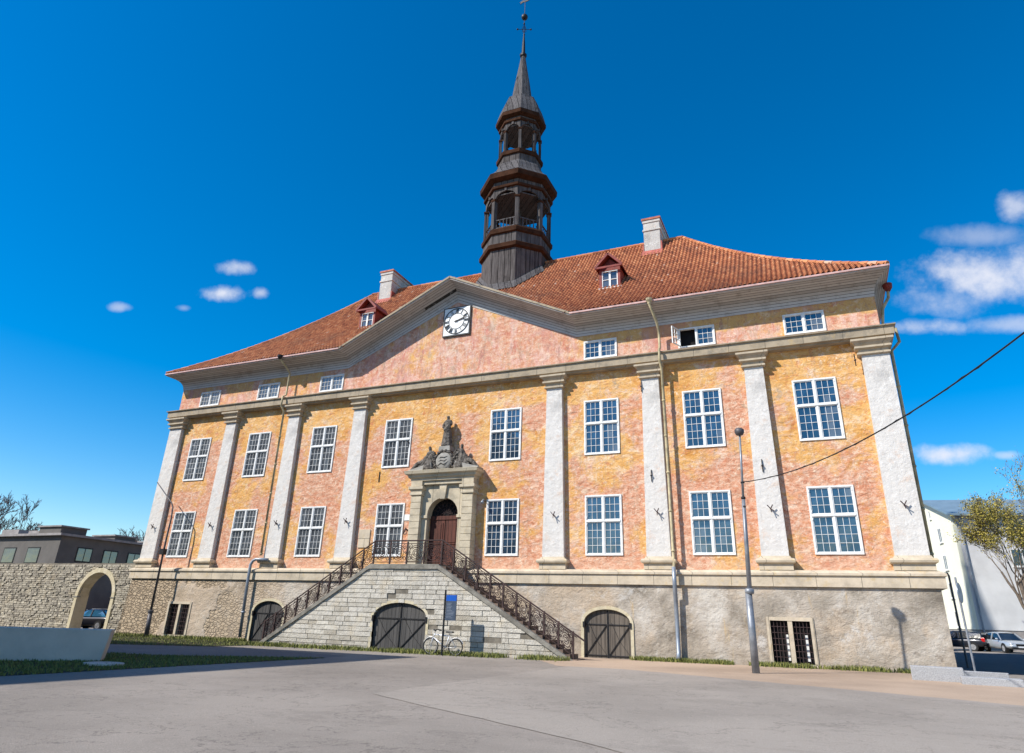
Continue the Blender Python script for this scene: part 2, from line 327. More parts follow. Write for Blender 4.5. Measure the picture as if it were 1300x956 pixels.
M['pipe'] = m_plain('cream_pipe', (.42,.35,.21), .55, .35, 2); M['zinc'] = m_plain('zinc_pipe', (.25,.28,.32), .42, .2, 2, .4)
M['steel'] = m_plain('galvanised_pole', (.24,.255,.28), .45, .25, 3, .4); M['polegrey'] = m_plain('dark_painted_pole', (.085,.08,.085), .5, .25, 3, .2)
M['clockface'] = m_plain('clock_face', (.74,.75,.74), .5, .05); M['black'] = m_plain('black_paint', (.015,.017,.02), .5, .2)
M['blue'] = m_plain('blue_sign', (.01,.09,.42), .4, .08); M['panel'] = m_plain('sign_panel', (.055,.075,.11), .4, .15); M['textw'] = m_plain('pale_print', (.22,.25,.30), .5, .1)
M['conc'] = m_plain('cast_concrete', (.54,.45,.37), .85, .12, .8, bump=.01, bscale=12); M['granite'] = m_plain('granite', (.33,.33,.335), .8, .3, 40)
M['step'] = m_plain('stair_stone', (.15,.105,.08), .9, .35, 2); M['coping'] = m_plain('coping_stone', (.21,.195,.165), .9, .35, 2, bump=.02, bscale=10)
M['asphalt'] = m_ground('asphalt', (.275,.24,.205), .18, .45); M['asphalt2'] = m_ground('pale_asphalt', (.31,.272,.232), .16, .45); M['path'] = m_ground('footpath', (.18,.17,.165), .1)
M['gravel'] = m_ground('gravel', (.40,.30,.22), .2, .4, .25); M['lawn'] = m_ground('lawn_soil', (.045,.042,.022), .3, .4, .1)
M['road'] = m_ground('dark_asphalt', (.10,.10,.105), .12)
def m_grass():
    n = NT('grass_blades'); c = n.mix(n.tone(), (.065,.09,.018), (.24,.23,.065)); return n.fin(c, .8)
M['grass'] = m_grass()

# ------------------------------------------------------------------ wall helpers
def arch_pts(x0, x1, zs, zt, n=18, y=None):
    cx = (x0+x1)/2; a = (x1-x0)/2; b = zt-zs
    return [(cx-a*math.cos(PI*i/n), zs+b*math.sin(PI*i/n)) for i in range(n+1)]
def arch_fill(mb, x0, x1, zs, zt, ztop, y):           # wall face above an arch up to ztop
    p = arch_pts(x0, x1, zs, zt)
    for a, b in zip(p, p[1:]): mb.quad((a[0],y,a[1]), (b[0],y,b[1]), (b[0],y,ztop), (a[0],y,ztop))
def arch_reveal(mb, x0, x1, z0, zs, zt, ya, yb, tone=None):
    p = [(x0, z0)]+arch_pts(x0, x1, zs, zt)+[(x1, z0)]
    for a, b in zip(p, p[1:]): mb.quad((a[0],ya,a[1]), (b[0],ya,b[1]), (b[0],yb,b[1]), (a[0],yb,a[1]), tone)
def arch_ring(mb, x0, x1, z0, zs, zt, w, ya, yb, vary=False):
    pi = [(x0, z0)]+arch_pts(x0, x1, zs, zt)+[(x1, z0)]
    po = [(x0-w, z0)]+arch_pts(x0-w, x1+w, zs, zt+w)+[(x1+w, z0)]
    for i in range(len(pi)-1):
        a, b, c, d = pi[i], pi[i+1], po[i+1], po[i]; t = random.random() if vary else .5
        P = [(a[0],ya,a[1]),(b[0],ya,b[1]),(c[0],ya,c[1]),(d[0],ya,d[1]),(a[0],yb,a[1]),(b[0],yb,b[1]),(c[0],yb,c[1]),(d[0],yb,d[1])]
        mb.add(P, [(0,1,2,3),(7,6,5,4),(0,4,5,1),(3,2,6,7)]+([(0,3,7,4)] if i == 0 else [])+([(1,5,6,2)] if i == len(pi)-2 else []), t)
def arch_leaf(mb, x0, x1, z0, zs, zt, ya, yb):
    mb.prism([(x0, z0)]+arch_pts(x0, x1, zs, zt)+[(x1, z0)], ya, yb)
def holed(mb, x0, x1, z0, z1, y, holes, sub=1.5):
    xs = sorted({x0, x1, *[h[0] for h in holes], *[h[1] for h in holes]}); zs = sorted({z0, z1, *[h[2] for h in holes], *[h[3] for h in holes]})
    for a, b in zip(xs, xs[1:]):
        for c, d in zip(zs, zs[1:]):
            mx, mz = (a+b)/2, (c+d)/2
            if any(h[0] < mx < h[1] and h[2] < mz < h[3] for h in holes): continue
            mb.quad((a,y,c), (b,y,c), (b,y,d), (a,y,d))
    for h in holes:
        for p, q in (((h[0],h[2]),(h[0],h[3])), ((h[0],h[3]),(h[1],h[3])), ((h[1],h[3]),(h[1],h[2])), ((h[1],h[2]),(h[0],h[2]))):
            mb.quad((p[0],y,p[1]), (q[0],y,q[1]), (q[0],y+.3,q[1]), (p[0],y+.3,p[1]))

# ------------------------------------------------------------------ the town hall
HW = 22.5
hall = empty('town_hall', (0,0,0), 'long ochre and pink baroque town hall with red tiled roof and dark clock-tower spire', 'town hall')
WX = [-19.57,-14.27,-8.95,-3.43,3.59,9.07,14.22,19.35]
WW = .94; UZ = (9.49,12.41); LZ = (4.54,7.43); AZ = (14.75,15.83); AX = [(-19.6),(-14.25),(-8.95),(9.08),(14.2),(19.32)]
holes = [(x-WW, x+WW, *z) for x in WX for z in (UZ, LZ)]
mb = MB(); holed(mb, -HW, HW, 3.8, 14.0, 0, holes+[(-.85, 1.05, 3.8, 7.6)])
arch_fill(mb, -.85, 1.05, 6.65, 7.6, 7.6, 0)
for x in (-HW, HW): mb.quad((x,0,3.8),(x,16,3.8),(x,16,14),(x,0,14))
mb.quad((-HW,16,3.8),(HW,16,3.8),(HW,16,14),(-HW,16,14))
mb.build('wall', M['plaster'], hall)
mb = MB(); holed(mb, -HW, HW, 14.0, 16.3, 0, [(x-.93, x+.93, *AZ) for x in AX])
mb.add([(-7.9,0,16.3),(7.9,0,16.3),(0,0,20.2)], [(0,1,2)])
for x in (-HW, HW): mb.quad((x,0,14),(x,16,14),(x,16,17),(x,0,17))
mb.quad((-HW,16,14),(HW,16,14),(HW,16,17),(-HW,16,17))
mb.build('attic_wall', M['attic'], hall)

# plinth with cellar openings
PY = -.35
cw = [(16.3,17.85,.27,1.88), (-18.8,-17.1,.03,1.76)]
gates = [(8.14,10.34,1.55,2.13), (-11.95,-9.75,1.50,2.08)]
mb = MB(); holed(mb, -22.75, 22.75, -1.2, 3.25, PY, cw+[(a,b,-.3,d) for a,b,c,d in gates])
for a,b,c,d in gates: arch_fill(mb, a, b, c, d, d, PY); 
for x in (-22.75, 22.75): mb.quad((x,PY,-1.2),(x,16.3,-1.2),(x,16.3,3.25),(x,PY,3.25))
mb.quad((-22.75,16.3,-1.2),(22.75,16.3,-1.2),(22.75,16.3,3.9),(-22.75,16.3,3.9))
mb.add([(-22.75,PY,-1.2),(-22.75,PY,3.2),(-23.05,PY-.12,-1.2)], [(0,1,2)])
mb.build('plinth', M['plinth'], hall)
def ringrect(prof, hx=HW, y0=0, y1=16):
    return [[(-hx-o,y0-o,z),(hx+o,y0-o,z),(hx+o,y1+o,z),(-hx-o,y1+o,z)] for o, z in prof]
mb = MB(); mb.rings(ringrect([(.20,3.22),(.46,3.22),(.46,3.66),(.53,3.67),(.53,3.76),(.30,3.885),(-.05,3.89)]), cap=False); mb.build('plinth_band', M['band'], hall)
mb = MB(); mb.rings(ringrect([(-.05,13.94),(.30,13.96),(.33,14.03),(.46,14.06),(.47,14.44),(.56,14.46),(.57,14.51),(.05,14.60),(-.05,14.60)]), cap=False)
mb.build('string_course', M['stone'], hall)

# windows ------------------------------------------------------------
def win_mesh(w, h, split, rows, cols=3, frame=.075, hasopen=False):
    f = MB(); y0, y1 = -.055, .10
    f.box(-w, w, y0, y1, h-frame, h); f.box(-w, w, y0, y1, 0, frame)
    f.box(-w, -w+frame, y0, y1, frame, h-frame); f.box(w-frame, w, y0, y1, frame, h-frame)
    f.box(-.045, .045, y0+.003, y1, frame, h-frame)
    zsp = [frame]+([h*split] if split else [])+[h-frame]
    if split: f.box(-w+frame, w-frame, y0-.02, y1, h*split-.045, h*split+.045)
    for i in range(len(zsp)-1):
        za = zsp[i]+(.045 if i else 0); zb = zsp[i+1]-(.045 if i < len(zsp)-2 else 0); nr = rows[i]
        for sx in (-1, 1):
            xa, xb = (.045, w-frame) if sx > 0 else (-w+frame, -.045)
            if hasopen and sx < 0: continue
            b = .042
            f.box(xa, xa+b, y0+.03, y1, za, zb); f.box(xb-b, xb, y0+.03, y1, za, zb); f.box(xa+b, xb-b, y0+.032, y1, za, za+b); f.box(xa+b, xb-b, y0+.032, y1, zb-b, zb)
            for k in range(1, cols): x = xa+b+(xb-xa-2*b)*k/cols; f.box(x-.0085, x+.0085, -.004, .019, za+b, zb-b)
            for k in range(1, nr): z = za+b+(zb-za-2*b)*k/nr; f.box(xa+b, xb-b, -.003, .018, z-.0085, z+.0085)
            for zz in (za+.12, zb-.12): f.box(xb-.02 if sx > 0 else xa-.03, xb+.03 if sx > 0 else xa+.02, y0-.012, y0+.02, zz-.05, zz+.05)
    return f
def pane_mesh(w, h, fr=.075, x0=None, seed=0):
    g = MB(); rgp = random.Random(int(h*100)+seed*13); n, m = 6, 7 if h > 2 else 3; cur = rgp.random() < .4; side = rgp.choice((0,1))
    a = -w+fr if x0 is None else x0; b = w-fr
    for i in range(n):
        for j in range(m):      # every small pane sits at its own slight angle
            xa = a+(b-a)*i/n; xb = a+(b-a)*(i+1)/n; za = fr+(h-2*fr)*j/m; zb = fr+(h-2*fr)*(j+1)/m; d = [rgp.uniform(-.003,.003) for _ in range(4)]; tn = rgp.uniform(0,.5)+(.45 if cur and (i < 2 if side else i > 3) and j < 4 else 0)+(.3 if rgp.random() < .06 else 0)
            g.add([(xa,.022+d[0],za),(xb,.022+d[1],za),(xb,.022+d[2],zb),(xa,.022+d[3],zb)], [(0,1,2,3)], min(1, tn))
    return g
WH = UZ[1]-UZ[0]
wsrc = None
for i, x in enumerate(WX):
    for k, (z, h) in enumerate(((UZ[0], WH), (LZ[0], LZ[1]-LZ[0]))):
        key = (k, i < 4)
        if wsrc is None: wsrc = {}
        if key not in wsrc:
            o = win_mesh(WW, h, .565, (4, 3)).build('window', M['paint'], hall, (x, 0, z)); pane_mesh(WW, h).build('pane', M['glass_grey'] if i < 4 else M['glass'], o); wsrc[key] = o
        else:
            o = wsrc[key].copy(); C.objects.link(o); o.parent = hall; o.location = (x,0,z); pane_mesh(WW, h, seed=i*7+k).build('pane', M['glass_grey'] if i < 4 else M['glass'], o)
asrc = {}
for i, x in enumerate(AX):
    key = i == 4 and 'open' or (i < 3)
    if i == 4:
        o = win_mesh(.93, AZ[1]-AZ[0], 0, (3,), hasopen=True).build('window', M['paint'], hall, (x, 0, AZ[0])); o['label'] = 'attic window with its left casement standing open'
        pane_mesh(.93, AZ[1]-AZ[0], x0=.055).build('pane', M['glass'], o)
        v = MB(); v.box(-.93, .055, .29, .31, 0, 1.08); v.build('opening_shade_panel', M['dark'], o)  # near-black panel painted in for the unlit room behind
        s = MB(); s.box(0,.05,0,.05,0,.95); s.box(.70,.75,0,.05,0,.95); s.box(.05,.70,0,.05,0,.05); s.box(.05,.70,0,.05,.90,.95)
        for q in (1,2): s.box(.05+.217*q-.012,.05+.217*q+.012,.01,.04,.05,.9); s.box(.05,.7,.012,.038,.05+.283*q-.012,.05+.283*q+.012)
        c = s.build('casement', M['paint'], o, (-.84,-.02,.07)); c.rotation_euler = (0,0,R(-112))
    elif key not in asrc:
        o = win_mesh(.93, AZ[1]-AZ[0], 0, (3,)).build('window', M['paint'], hall, (x, 0, AZ[0])); pane_mesh(.93, AZ[1]-AZ[0]).build('pane', M['glass_grey'] if i < 3 else M['glass'], o); asrc[key] = o
    else: inst(asrc[key], hall, (x, 0, AZ[0]))
for j, (a,b,c,d) in enumerate(cw):   # barred cellar windows
    w = (b-a)/2; h = d-c; f = MB()
    f.box(-w-.14,w+.14,-.04,.25,h,h+.14); f.box(-w-.14,w+.14,-.04,.25,-.12,0); f.box(-w-.14,-w,-.042,.25,0,h); f.box(w,w+.14,-.042,.25,0,h); f.box(-.09,.09,-.02,.25,0,h)
    o = f.build('cellar_window', M['band'], hall, ((a+b)/2, PY, c))
    g = MB(); g.box(-w,w,.22,.24,0,h); g.build('pane', M['dark'], o)
    g = MB()
    for s in (-1,1):
        x0,x1 = (.09,w) if s > 0 else (-w,-.09)
        for k in range(1,5): x = x0+(x1-x0)*k/5; g.box(x-.011,x+.011,.02,.045,0,h)
        for k in range(1,7): z = h*k/7; g.box(x0,x1,.018,.047,z-.012,z+.012)
    g.build('grille', M['rust'], o)
    if j == 0:
        for s in (-1,1):
            g = MB(); x = .62 if s > 0 else -.12
            for k in range(3): g.box(x-.10,x,.19,.21,.1+.36*k,.1+.36*k+(.26 if k < 2 else .26)+(.1 if k < 2 else 0))
            g.build('broken_shutter', M['clockface'], o)

# cellar gates in the plinth
def gate(a, b, zs, zt, z0, y, parent, mat, surround, ringw=.14, locx=0):
    cx = (a+b)/2; w = (b-a)/2
    o = MB(); arch_leaf(o, -w, w, 0, zs-z0, zt-z0, .10, .16); ob = o.build('cellar_gate', mat, parent, (cx, y, z0))
    s = MB(); arch_ring(s, -w, w, 0, zs-z0, zt-z0, ringw, -.05, .2, True); arch_reveal(s, -w, w, 0, zs-z0, zt-z0, -.04, .2); s.build('gate_surround', surround, ob)
    i = MB(); h = zs-z0
    i.box(-w+.03,w-.03,.07,.10,h*.93,h*.93+.05); i.box(-w+.03,w-.03,.07,.10,.10,.15); i.box(-.03,.03,.06,.10,.02,zt-z0-.05)
    for s in (-1,1):
        x0,x1 = (.06,w-.08) if s > 0 else (-w+.08,-.06)
        i.bar((x0,.075,.15),(x1,.075,h*.93),.035,.035); i.bar((x1,.09,.15),(x0+(x1-x0)*.5,.09,h*.5),.012,.012)
        i.bar((x0+.12,.085,h),(x0+(x1-x0)*.5,.085,h*.5),.012,.012)
        i.box(s*w-.05,s*w+.05,-.09,.09,h*.86,h*1.02)
    i.build('strap_hinge', M['iron'], ob)
    return ob
gate(8.14,10.34,1.55,2.13,.05,PY,hall,M['gate2'],M['quoin'])
gate(-11.95,-9.75,1.50,2.08,-.12,PY,hall,M['gate'],M['quoin'])

# pilasters ----------------------------------------------------------
def pilaster(x, wb, wt, corner=0):
    d = .26; o = MB()
    n = 10; z0, z1 = 4.40, 13.28
    for i in range(n):
        za = z0+(z1-z0)*i/n; zb = z0+(z1-z0)*(i+1)/n; wa = wb+(wt-wb)*(i/n); wc = wb+(wt-wb)*((i+1)/n)
        ca = [-wa/2, wa/2]; cc = [-wc/2, wc/2]
        if corner: e = .62; ca = [-e, wa-e] if corner < 0 else [e-wa, e]; cc = [-e, wc-e] if corner < 0 else [e-wc, e]
        yb = .01 if not corner else 1.2
        P = lambda xx, yy, zz: (xx, yy, zz)
        o.add([(ca[0],-d,za),(ca[1],-d,za),(ca[1],yb,za),(ca[0],yb,za),(cc[0],-d,zb),(cc[1],-d,zb),(cc[1],yb,zb),(cc[0],yb,zb)],
              [(0,1,5,4),(1,2,6,5),(3,0,4,7),(2,3,7,6)])
    sh = o.build('pilaster', M['white'], hall, (x,0,0))
    b = MB(); e = 1.3 if corner else .004
    b.box(-wb/2-.12, wb/2+.12, -d-.10, e, 3.89, 4.14); b.rings([[(-wb/2-q,-d-q,z),(wb/2+q,-d-q,z),(wb/2+q,e,z),(-wb/2-q,e,z)] for q,z in ((.14,4.143),(.22,4.19),(.24,4.27),(.20,4.35),(.08,4.38),(.03,4.47))])
    b.build('pilaster_base', M['base'], sh)
    c = MB(); c.rings([[(-wt/2-q,-d-q,z),(wt/2+q,-d-q,z),(wt/2+q,e,z),(-wt/2-q,e,z)] for q,z in ((.02,13.20),(.12,13.24),(.12,13.32),(.05,13.33),(.06,13.46),(.19,13.52),(.19,13.61),(.11,13.62),(.20,13.76),(.31,13.84),(.31,13.935))])
    c.build('capital', M['capital'], sh)
for i, (x, cn) in enumerate(((-22.0,-1),(-16.84,0),(-11.42,0),(-6.25,0),(6.52,0),(11.75,0),(16.8,0),(22.0,1))):
    pilaster(x, 1.14 if not cn else 1.24, .86 if not cn else 1.12, cn)
    a = MB(); sx = random.choice((-1,1))
    a.bar((0,0,0),(0,-.16,.02),.05); a.bar((0,-.13,0),(-.13,-.17,.16),.035); a.bar((0,-.13,0),(.10,-.17,.17),.035); a.bar((0,-.13,0),(.14,-.17,-.10),.035); a.bar((0,-.14,0),(.02,-.2,-.16),.03)
    a.build('wall_anchor', M['rust'], hall, (x+.05, -.26, 6.46))
for x, z in ((11.6,8.2),(16.7,8.4),(21.2,13.0),(-2.6,10.9),(11.3,12.8)):
    a = MB(); a.tube([(0,-.02,-.28),(0,-.06,0),(0,-.02,.3)], .022, 6); a.ball((0,-.07,0), .05, 6); a.build('wall_anchor', M['iron'], hall, (x, -.27 if x > 10 else -.02, z))

# eaves: boarded cove ------------------------------------------------
def cove():
    base = [(.03,16.18),(.05,16.33),(.09,16.47),(.16,16.60),(.27,16.72),(.41,16.81),(.57,16.87),(.75,16.915),(.93,16.95),(1.10,16.98)]
    fine = []
    fine = list(base); out = []; tn = []; rg = random.Random(6)
    for i, (a, b) in enumerate(zip(fine, fine[1:])):
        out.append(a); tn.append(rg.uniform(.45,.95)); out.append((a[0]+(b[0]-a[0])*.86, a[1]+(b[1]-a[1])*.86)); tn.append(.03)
    out += [fine[-1],(1.15,17.0),(1.22,17.0),(1.22,17.07)]; tn += [.7,.8,.8]
    return out, tn
cv, CT = cove(); PX = 7.75
mb = MB()
for s in (-1, 1):
    n = len(cv)
    A = [(s*PX, -o, z) for o, z in cv]; B = [(s*(HW+o*.52), -o, z) for o, z in cv]; D = [(s*(HW+o*.52), 16+o, z) for o, z in cv]
    for i in range(n-1):
        mb.quad(A[i],B[i],B[i+1],A[i+1],CT[i]); mb.quad(B[i],D[i],D[i+1],B[i+1],CT[i])
Dd = [((HW+o*.52), 16+o, z) for o, z in cv]
for i in range(n-1): mb.quad(Dd[i], (-Dd[i][0],)+Dd[i][1:], (-Dd[i+1][0],)+Dd[i+1][1:], Dd[i+1])
mb.build('eaves_cove', M['wood'], hall)
SL = .475
def rakez(x, z): k = 1+.28*(1-abs(x)/PX); return 17.07+(z-17.07)*k+SL*(PX-abs(x))
mb = MB()
for s in (-1, 1):
    st = [s*PX*(1-k/18) for k in range(19)]
    for xa, xb in zip(st, st[1:]):
        A = [(xa,-o,rakez(xa,z)) for o, z in cv]; B = [(xb,-o,rakez(xb,z)) for o, z in cv]
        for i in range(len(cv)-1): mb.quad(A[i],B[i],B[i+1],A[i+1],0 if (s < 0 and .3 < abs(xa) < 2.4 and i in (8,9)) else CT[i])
mb.build('raking_cornice', M['wood'], hall)
# flashing strips and gutter edges
for s in (-1,1):
    mb = MB(); mb.bar((s*PX,-1.27,17.10),(s*(HW+.66),-1.27,17.10),.07,.09); mb.build('gutter', M['pinkedge'], hall)
    mb = MB(); mb.bar((s*(HW+.67),-1.27,17.10),(s*(HW+.67),17.2,17.10),.07,.09); mb.build('gutter', M['pinkedge'], hall)
for s in (-1,1): mb = MB(); mb.bar((s*PX,-1.235,17.125),(0,-1.235,rakez(0,17.07)+.05),.10,.11); mb.build('verge_board', M['stone'], hall)

# roof ---------------------------------------------------------------
H = 9.0; RUN = 9.3; CC = .28; SR = 10.4; ZE = 17.13; EX = HW+.64
def prof(t): return ZE+H*((1-CC)*t+CC*t*t)
def tile_slope(mb, u0, u1, hl, hr, L, place, pitch=.235, row=.36, bump=.085, skip=None):
    ph = [(0,.0),(.2,.8),(.42,1.),(.62,.55),(.8,.0)]
    us = []; k = 0; n = int((u1-u0)/pitch)+1
    for i in range(n):
        for p, h in ph: us.append((u0+(i+p)*pitch, h, i))
    us = [q for q in us if q[0] <= u1]
    nr = int(L/row); rng = random.Random(5)
    tones = {}
    V = []
    for r in range(nr):
        for ty, lift in ((r/nr, .035), ((r+1)/nr, .004)):
            line = []
            for u, h, i in us:
                tm = 1
                if hl: tm = min(tm, (u-u0)/hl)
                if hr: tm = min(tm, (u1-u)/hr)
                t = max(0, min(ty, tm)); line.append(place(u, t, h*bump+lift))
            V.append(line)
    base = len(mb.v); m = len(us)
    for l in V: mb.v += l
    for r in range(len(V)-1):
        for i in range(m-1):
            u = us[i][0]; tm = 1
            if hl: tm = min(tm, (us[i+1][0]-u0)/hl)
            if hr: tm = min(tm, (u1-us[i][0])/hr)
            if (r//2)/nr >= tm: continue
            if skip and skip(us[i][0], (r//2+.5)/nr): continue
            key = (r//2, us[i][2])
            if key not in tones: tones[key] = max(0, min(1, rng.gauss(.58, .13)+(.2 if rng.random() < .04 else 0)))
            a = base+r*m+i; mb.f.append((a, a+1, a+m+1, a+m)); mb.t.append(tones[key]*(.35 if r % 2 else 1)*(.55 if i % 5 >= 3 else 1))  # row laps darker; valley shade painted into the tile tone
roof = MB()
SLs = math.hypot(RUN, H)
ZA0 = 17.07+SL*PX+.09
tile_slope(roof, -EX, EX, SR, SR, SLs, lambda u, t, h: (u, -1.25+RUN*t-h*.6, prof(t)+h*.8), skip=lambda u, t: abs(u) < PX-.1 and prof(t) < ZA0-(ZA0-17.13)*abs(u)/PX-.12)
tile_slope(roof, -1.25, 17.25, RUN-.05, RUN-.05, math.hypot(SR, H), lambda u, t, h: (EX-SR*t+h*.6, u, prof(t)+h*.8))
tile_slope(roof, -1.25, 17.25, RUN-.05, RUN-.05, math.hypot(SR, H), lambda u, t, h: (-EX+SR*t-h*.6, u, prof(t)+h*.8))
for k in range(12):
    a, b = k/12, (k+1)/12
    roof.quad((-EX+SR*a,17.25-RUN*a,prof(a)),(EX-SR*a,17.25-RUN*a,prof(a)),(EX-SR*b,17.25-RUN*b,prof(b)),(-EX+SR*b,17.25-RUN*b,prof(b)))
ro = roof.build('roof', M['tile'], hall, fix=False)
mb = MB()
def ridge_tiles(pts):
    for a, b in zip(pts, pts[1:]):
        a = Vector(a); b = Vector(b); n = max(1, int((b-a).length/.42))
        for i in range(n):
            p = a+(b-a)*i/n; q = a+(b-a)*(i+1.08)/n; mb.tube([p, q], [.125,.10], 8, tone=random.gauss(.6,.15))
for sx in (-1,1):
    ridge_tiles([(sx*(EX-SR*t), -1.25+RUN*t, prof(t)+.05) for t in [i/10 for i in range(11)]])
    ridge_tiles([(sx*(EX-SR*t), 17.25-RUN*t, prof(t)+.05) for t in [i/10 for i in range(11)]])
ridge_tiles([(-EX+SR,8,prof(1)+.05),(EX-SR,8,prof(1)+.05)]); mb.build('ridge_tiles', M['tile'], ro)
# pediment gable roof running back into the main slope
mb = MB(); ZA = rakez(0,17.07)+.09
def gz(x): return ZA-(ZA-17.13)*abs(x)/PX
def mainY(z):
    lo, hi = 0, 1
    for _ in range(30):
        m = (lo+hi)/2
        if prof(m) < z: lo = m
        else: hi = m
    return -1.25+RUN*lo
def gplace(s):
    def f(u, t, h):       # u: distance from front edge ; t: 0 eave..1 apex
        x = s*PX*(1-t); z = gz(x); y = min(-1.2+u, mainY(z)+.12); return (x, y, z+h*.8)
    return f
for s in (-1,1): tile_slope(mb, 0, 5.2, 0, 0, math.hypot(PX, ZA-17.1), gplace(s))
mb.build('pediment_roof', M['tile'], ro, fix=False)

# chimneys
for x in (-10.85, 10.85):
    mb = MB(); w = .56; mb.box(x-w,x+w,7,10.1,23.5,27.2); mb.box(x-w-.06,x+w+.06,6.94,10.16,26.55,26.68); mb.box(x-w-.05,x+w+.05,6.95,10.15,27.203,27.42)
    ch = mb.build('chimney', M['chim'], ro, bevel=.02)
    mb = MB(); mb.box(x-w-.10,x+w+.10,6.90,10.2,27.423,27.56); mb.build('chimney_cap', M['chimcap'], hall)
    mb = MB(); zb = prof((7+1.25)/RUN)
    mb.add([(x-w-.16,6.55,zb-.42),(x+w+.16,6.55,zb-.42),(x+w+.12,6.97,zb+.14),(x-w-.12,6.97,zb+.14)], [(0,1,2,3)]); mb.box(x+w+.01,x+w+.1,6.97,8.0,zb-.2,zb+.75); mb.box(x-w-.1,x-w-.01,6.97,8.0,zb-.2,zb+.75)
    mb.build('chimney_flashing', M['flash'], hall)
# dormers
for x in (-9.0, 8.95):
    y = 2.8; zb = 20.42
    mb = MB(); w = .66
    mb.box(x-w,x-.50,y,y+.12,zb,zb+1.42); mb.box(x+.50,x+w,y,y+.12,zb,zb+1.42); mb.box(x-.5,x+.5,y,y+.12,zb+1.2,zb+1.42)
    mb.add([(x+w,y+.1,zb-.2),(x+w,y+2.8,zb+1.42),(x+w,y+.1,zb+1.42)], [(0,1,2)]); mb.add([(x-w,y+.1,zb-.2),(x-w,y+2.8,zb+1.42),(x-w,y+.1,zb+1.42)], [(0,2,1)])
    mb.prism([(x-w-.02,zb+1.42),(x+w+.02,zb+1.42),(x,zb+2.1)], y+.12, y+.2)
    d = mb.build('dormer', M['redpaint'], hall)
    mb = MB(); e = .84; za = zb+1.40; zt = zb+2.30
    for s in (-1,1):
        mb.add([(x+s*e,y-.25,za),(x,y-.25,zt),(x,y+3.6,zt),(x+s*e,y+2.2,za), (x+s*e,y-.25,za-.09),(x,y-.25,zt-.09),(x,y+3.6,zt-.09),(x+s*e,y+2.2,za-.09)], [(0,1,2,3),(4,5,6,7),(0,1,5,4),(0,3,7,4)])
        mb.bar((x+s*(e+.02),y-.27,za-.03),(x,y-.27,zt-.02),.06,.14)
    mb.bar((x-e-.02,y-.24,za-.05),(x+e+.02,y-.24,za-.05),.08,.12)
    mb.build('dormer_roof', M['redpaint'], d)
    mb = MB(); f = .06
    mb.box(x-.5,x+.5,y+.02,y+.1,zb+1.2-f,zb+1.2); mb.box(x-.5,x+.5,y+.02,y+.1,zb,zb+f); mb.box(x-.5,x-.5+f,y+.02,y+.1,zb+f,zb+1.2-f); mb.box(x+.5-f,x+.5,y+.02,y+.1,zb+f,zb+1.2-f); mb.box(x-.06,x+.06,y+.01,y+.1,zb+f,zb+1.2-f)
    for s in (-1,1): mb.box(x+s*.26-.2,x+s*.26+.2,y+.03,y+.09,zb+.58,zb+.61)
    mb.box(x-.75,x+.75,y-.12,y+.02,zb-.07,zb-.01)
    mb.build('window_frame', M['paint'], d)
    mb = MB(); mb.box(x-.5,x+.5,y+.08,y+.1,zb,zb+1.2); mb.build('pane', M['glass_grey'], d)

# clock --------------------------------------------------------------
cx, cz, cy = .05, 18.30, -.10
mb = MB(); mb.box(-.94,.94,0,.09,-.97,.97); ck = mb.build('clock', M['black'], hall, (cx,cy,cz))
mb = MB(); mb.box(-.87,.87,-.02,0,-.90,.90); mb.build('clock_face', M['clockface'], ck)
mb = MB()
mb.torus((0,-.03,0), .84, .03, 48, 6); mb.torus((0,-.03,0), .52, .016, 40, 6)
ROM = ['XII','I','II','III','IIII','V','VI','VII','VIII','IX','X','XI']
for hnum, t in enumerate(ROM):
    a = R(90-30*hnum); ur = Vector((math.cos(a),0,math.sin(a))); ut = Vector((math.sin(a),0,-math.cos(a)))
    wd = {'I':.055,'V':.11,'X':.11}; tot = sum(wd[c] for c in t); p = -tot/2
    for c in t:
        w = wd[c]; q = p+w/2; r0, r1 = .55, .80
        P = lambda tt, rr: tuple(ur*rr+ut*tt+Vector((0,-.032,0)))
        if c == 'I': mb.bar(P(q,r0),P(q,r1),.046,.012)
        if c == 'V': mb.bar(P(q-w*.35,r1),P(q,r0),.046,.012); mb.bar(P(q+w*.35,r1),P(q,r0),.016,.012)
        if c == 'X': mb.bar(P(q-w*.35,r1),P(q+w*.35,r0),.046,.012); mb.bar(P(q+w*.35,r1),P(q-w*.35,r0),.016,.012)
        p += w
mb.build('numerals', M['black'], ck)
for nm, L, w, ang in (('minute_hand',.76,.05,19),('hour_hand',.52,.065,12)):
    a = R(ang); mb = MB(); d = Vector((math.cos(a),0,math.sin(a))); y = -.06 if L > .6 else -.05
    mb.bar(tuple(d*-.14+Vector((0,y,0))), tuple(d*L+Vector((0,y,0))), .012, w); mb.disc((0,y,0), .06, .03); mb.build(nm, M['black'], ck)

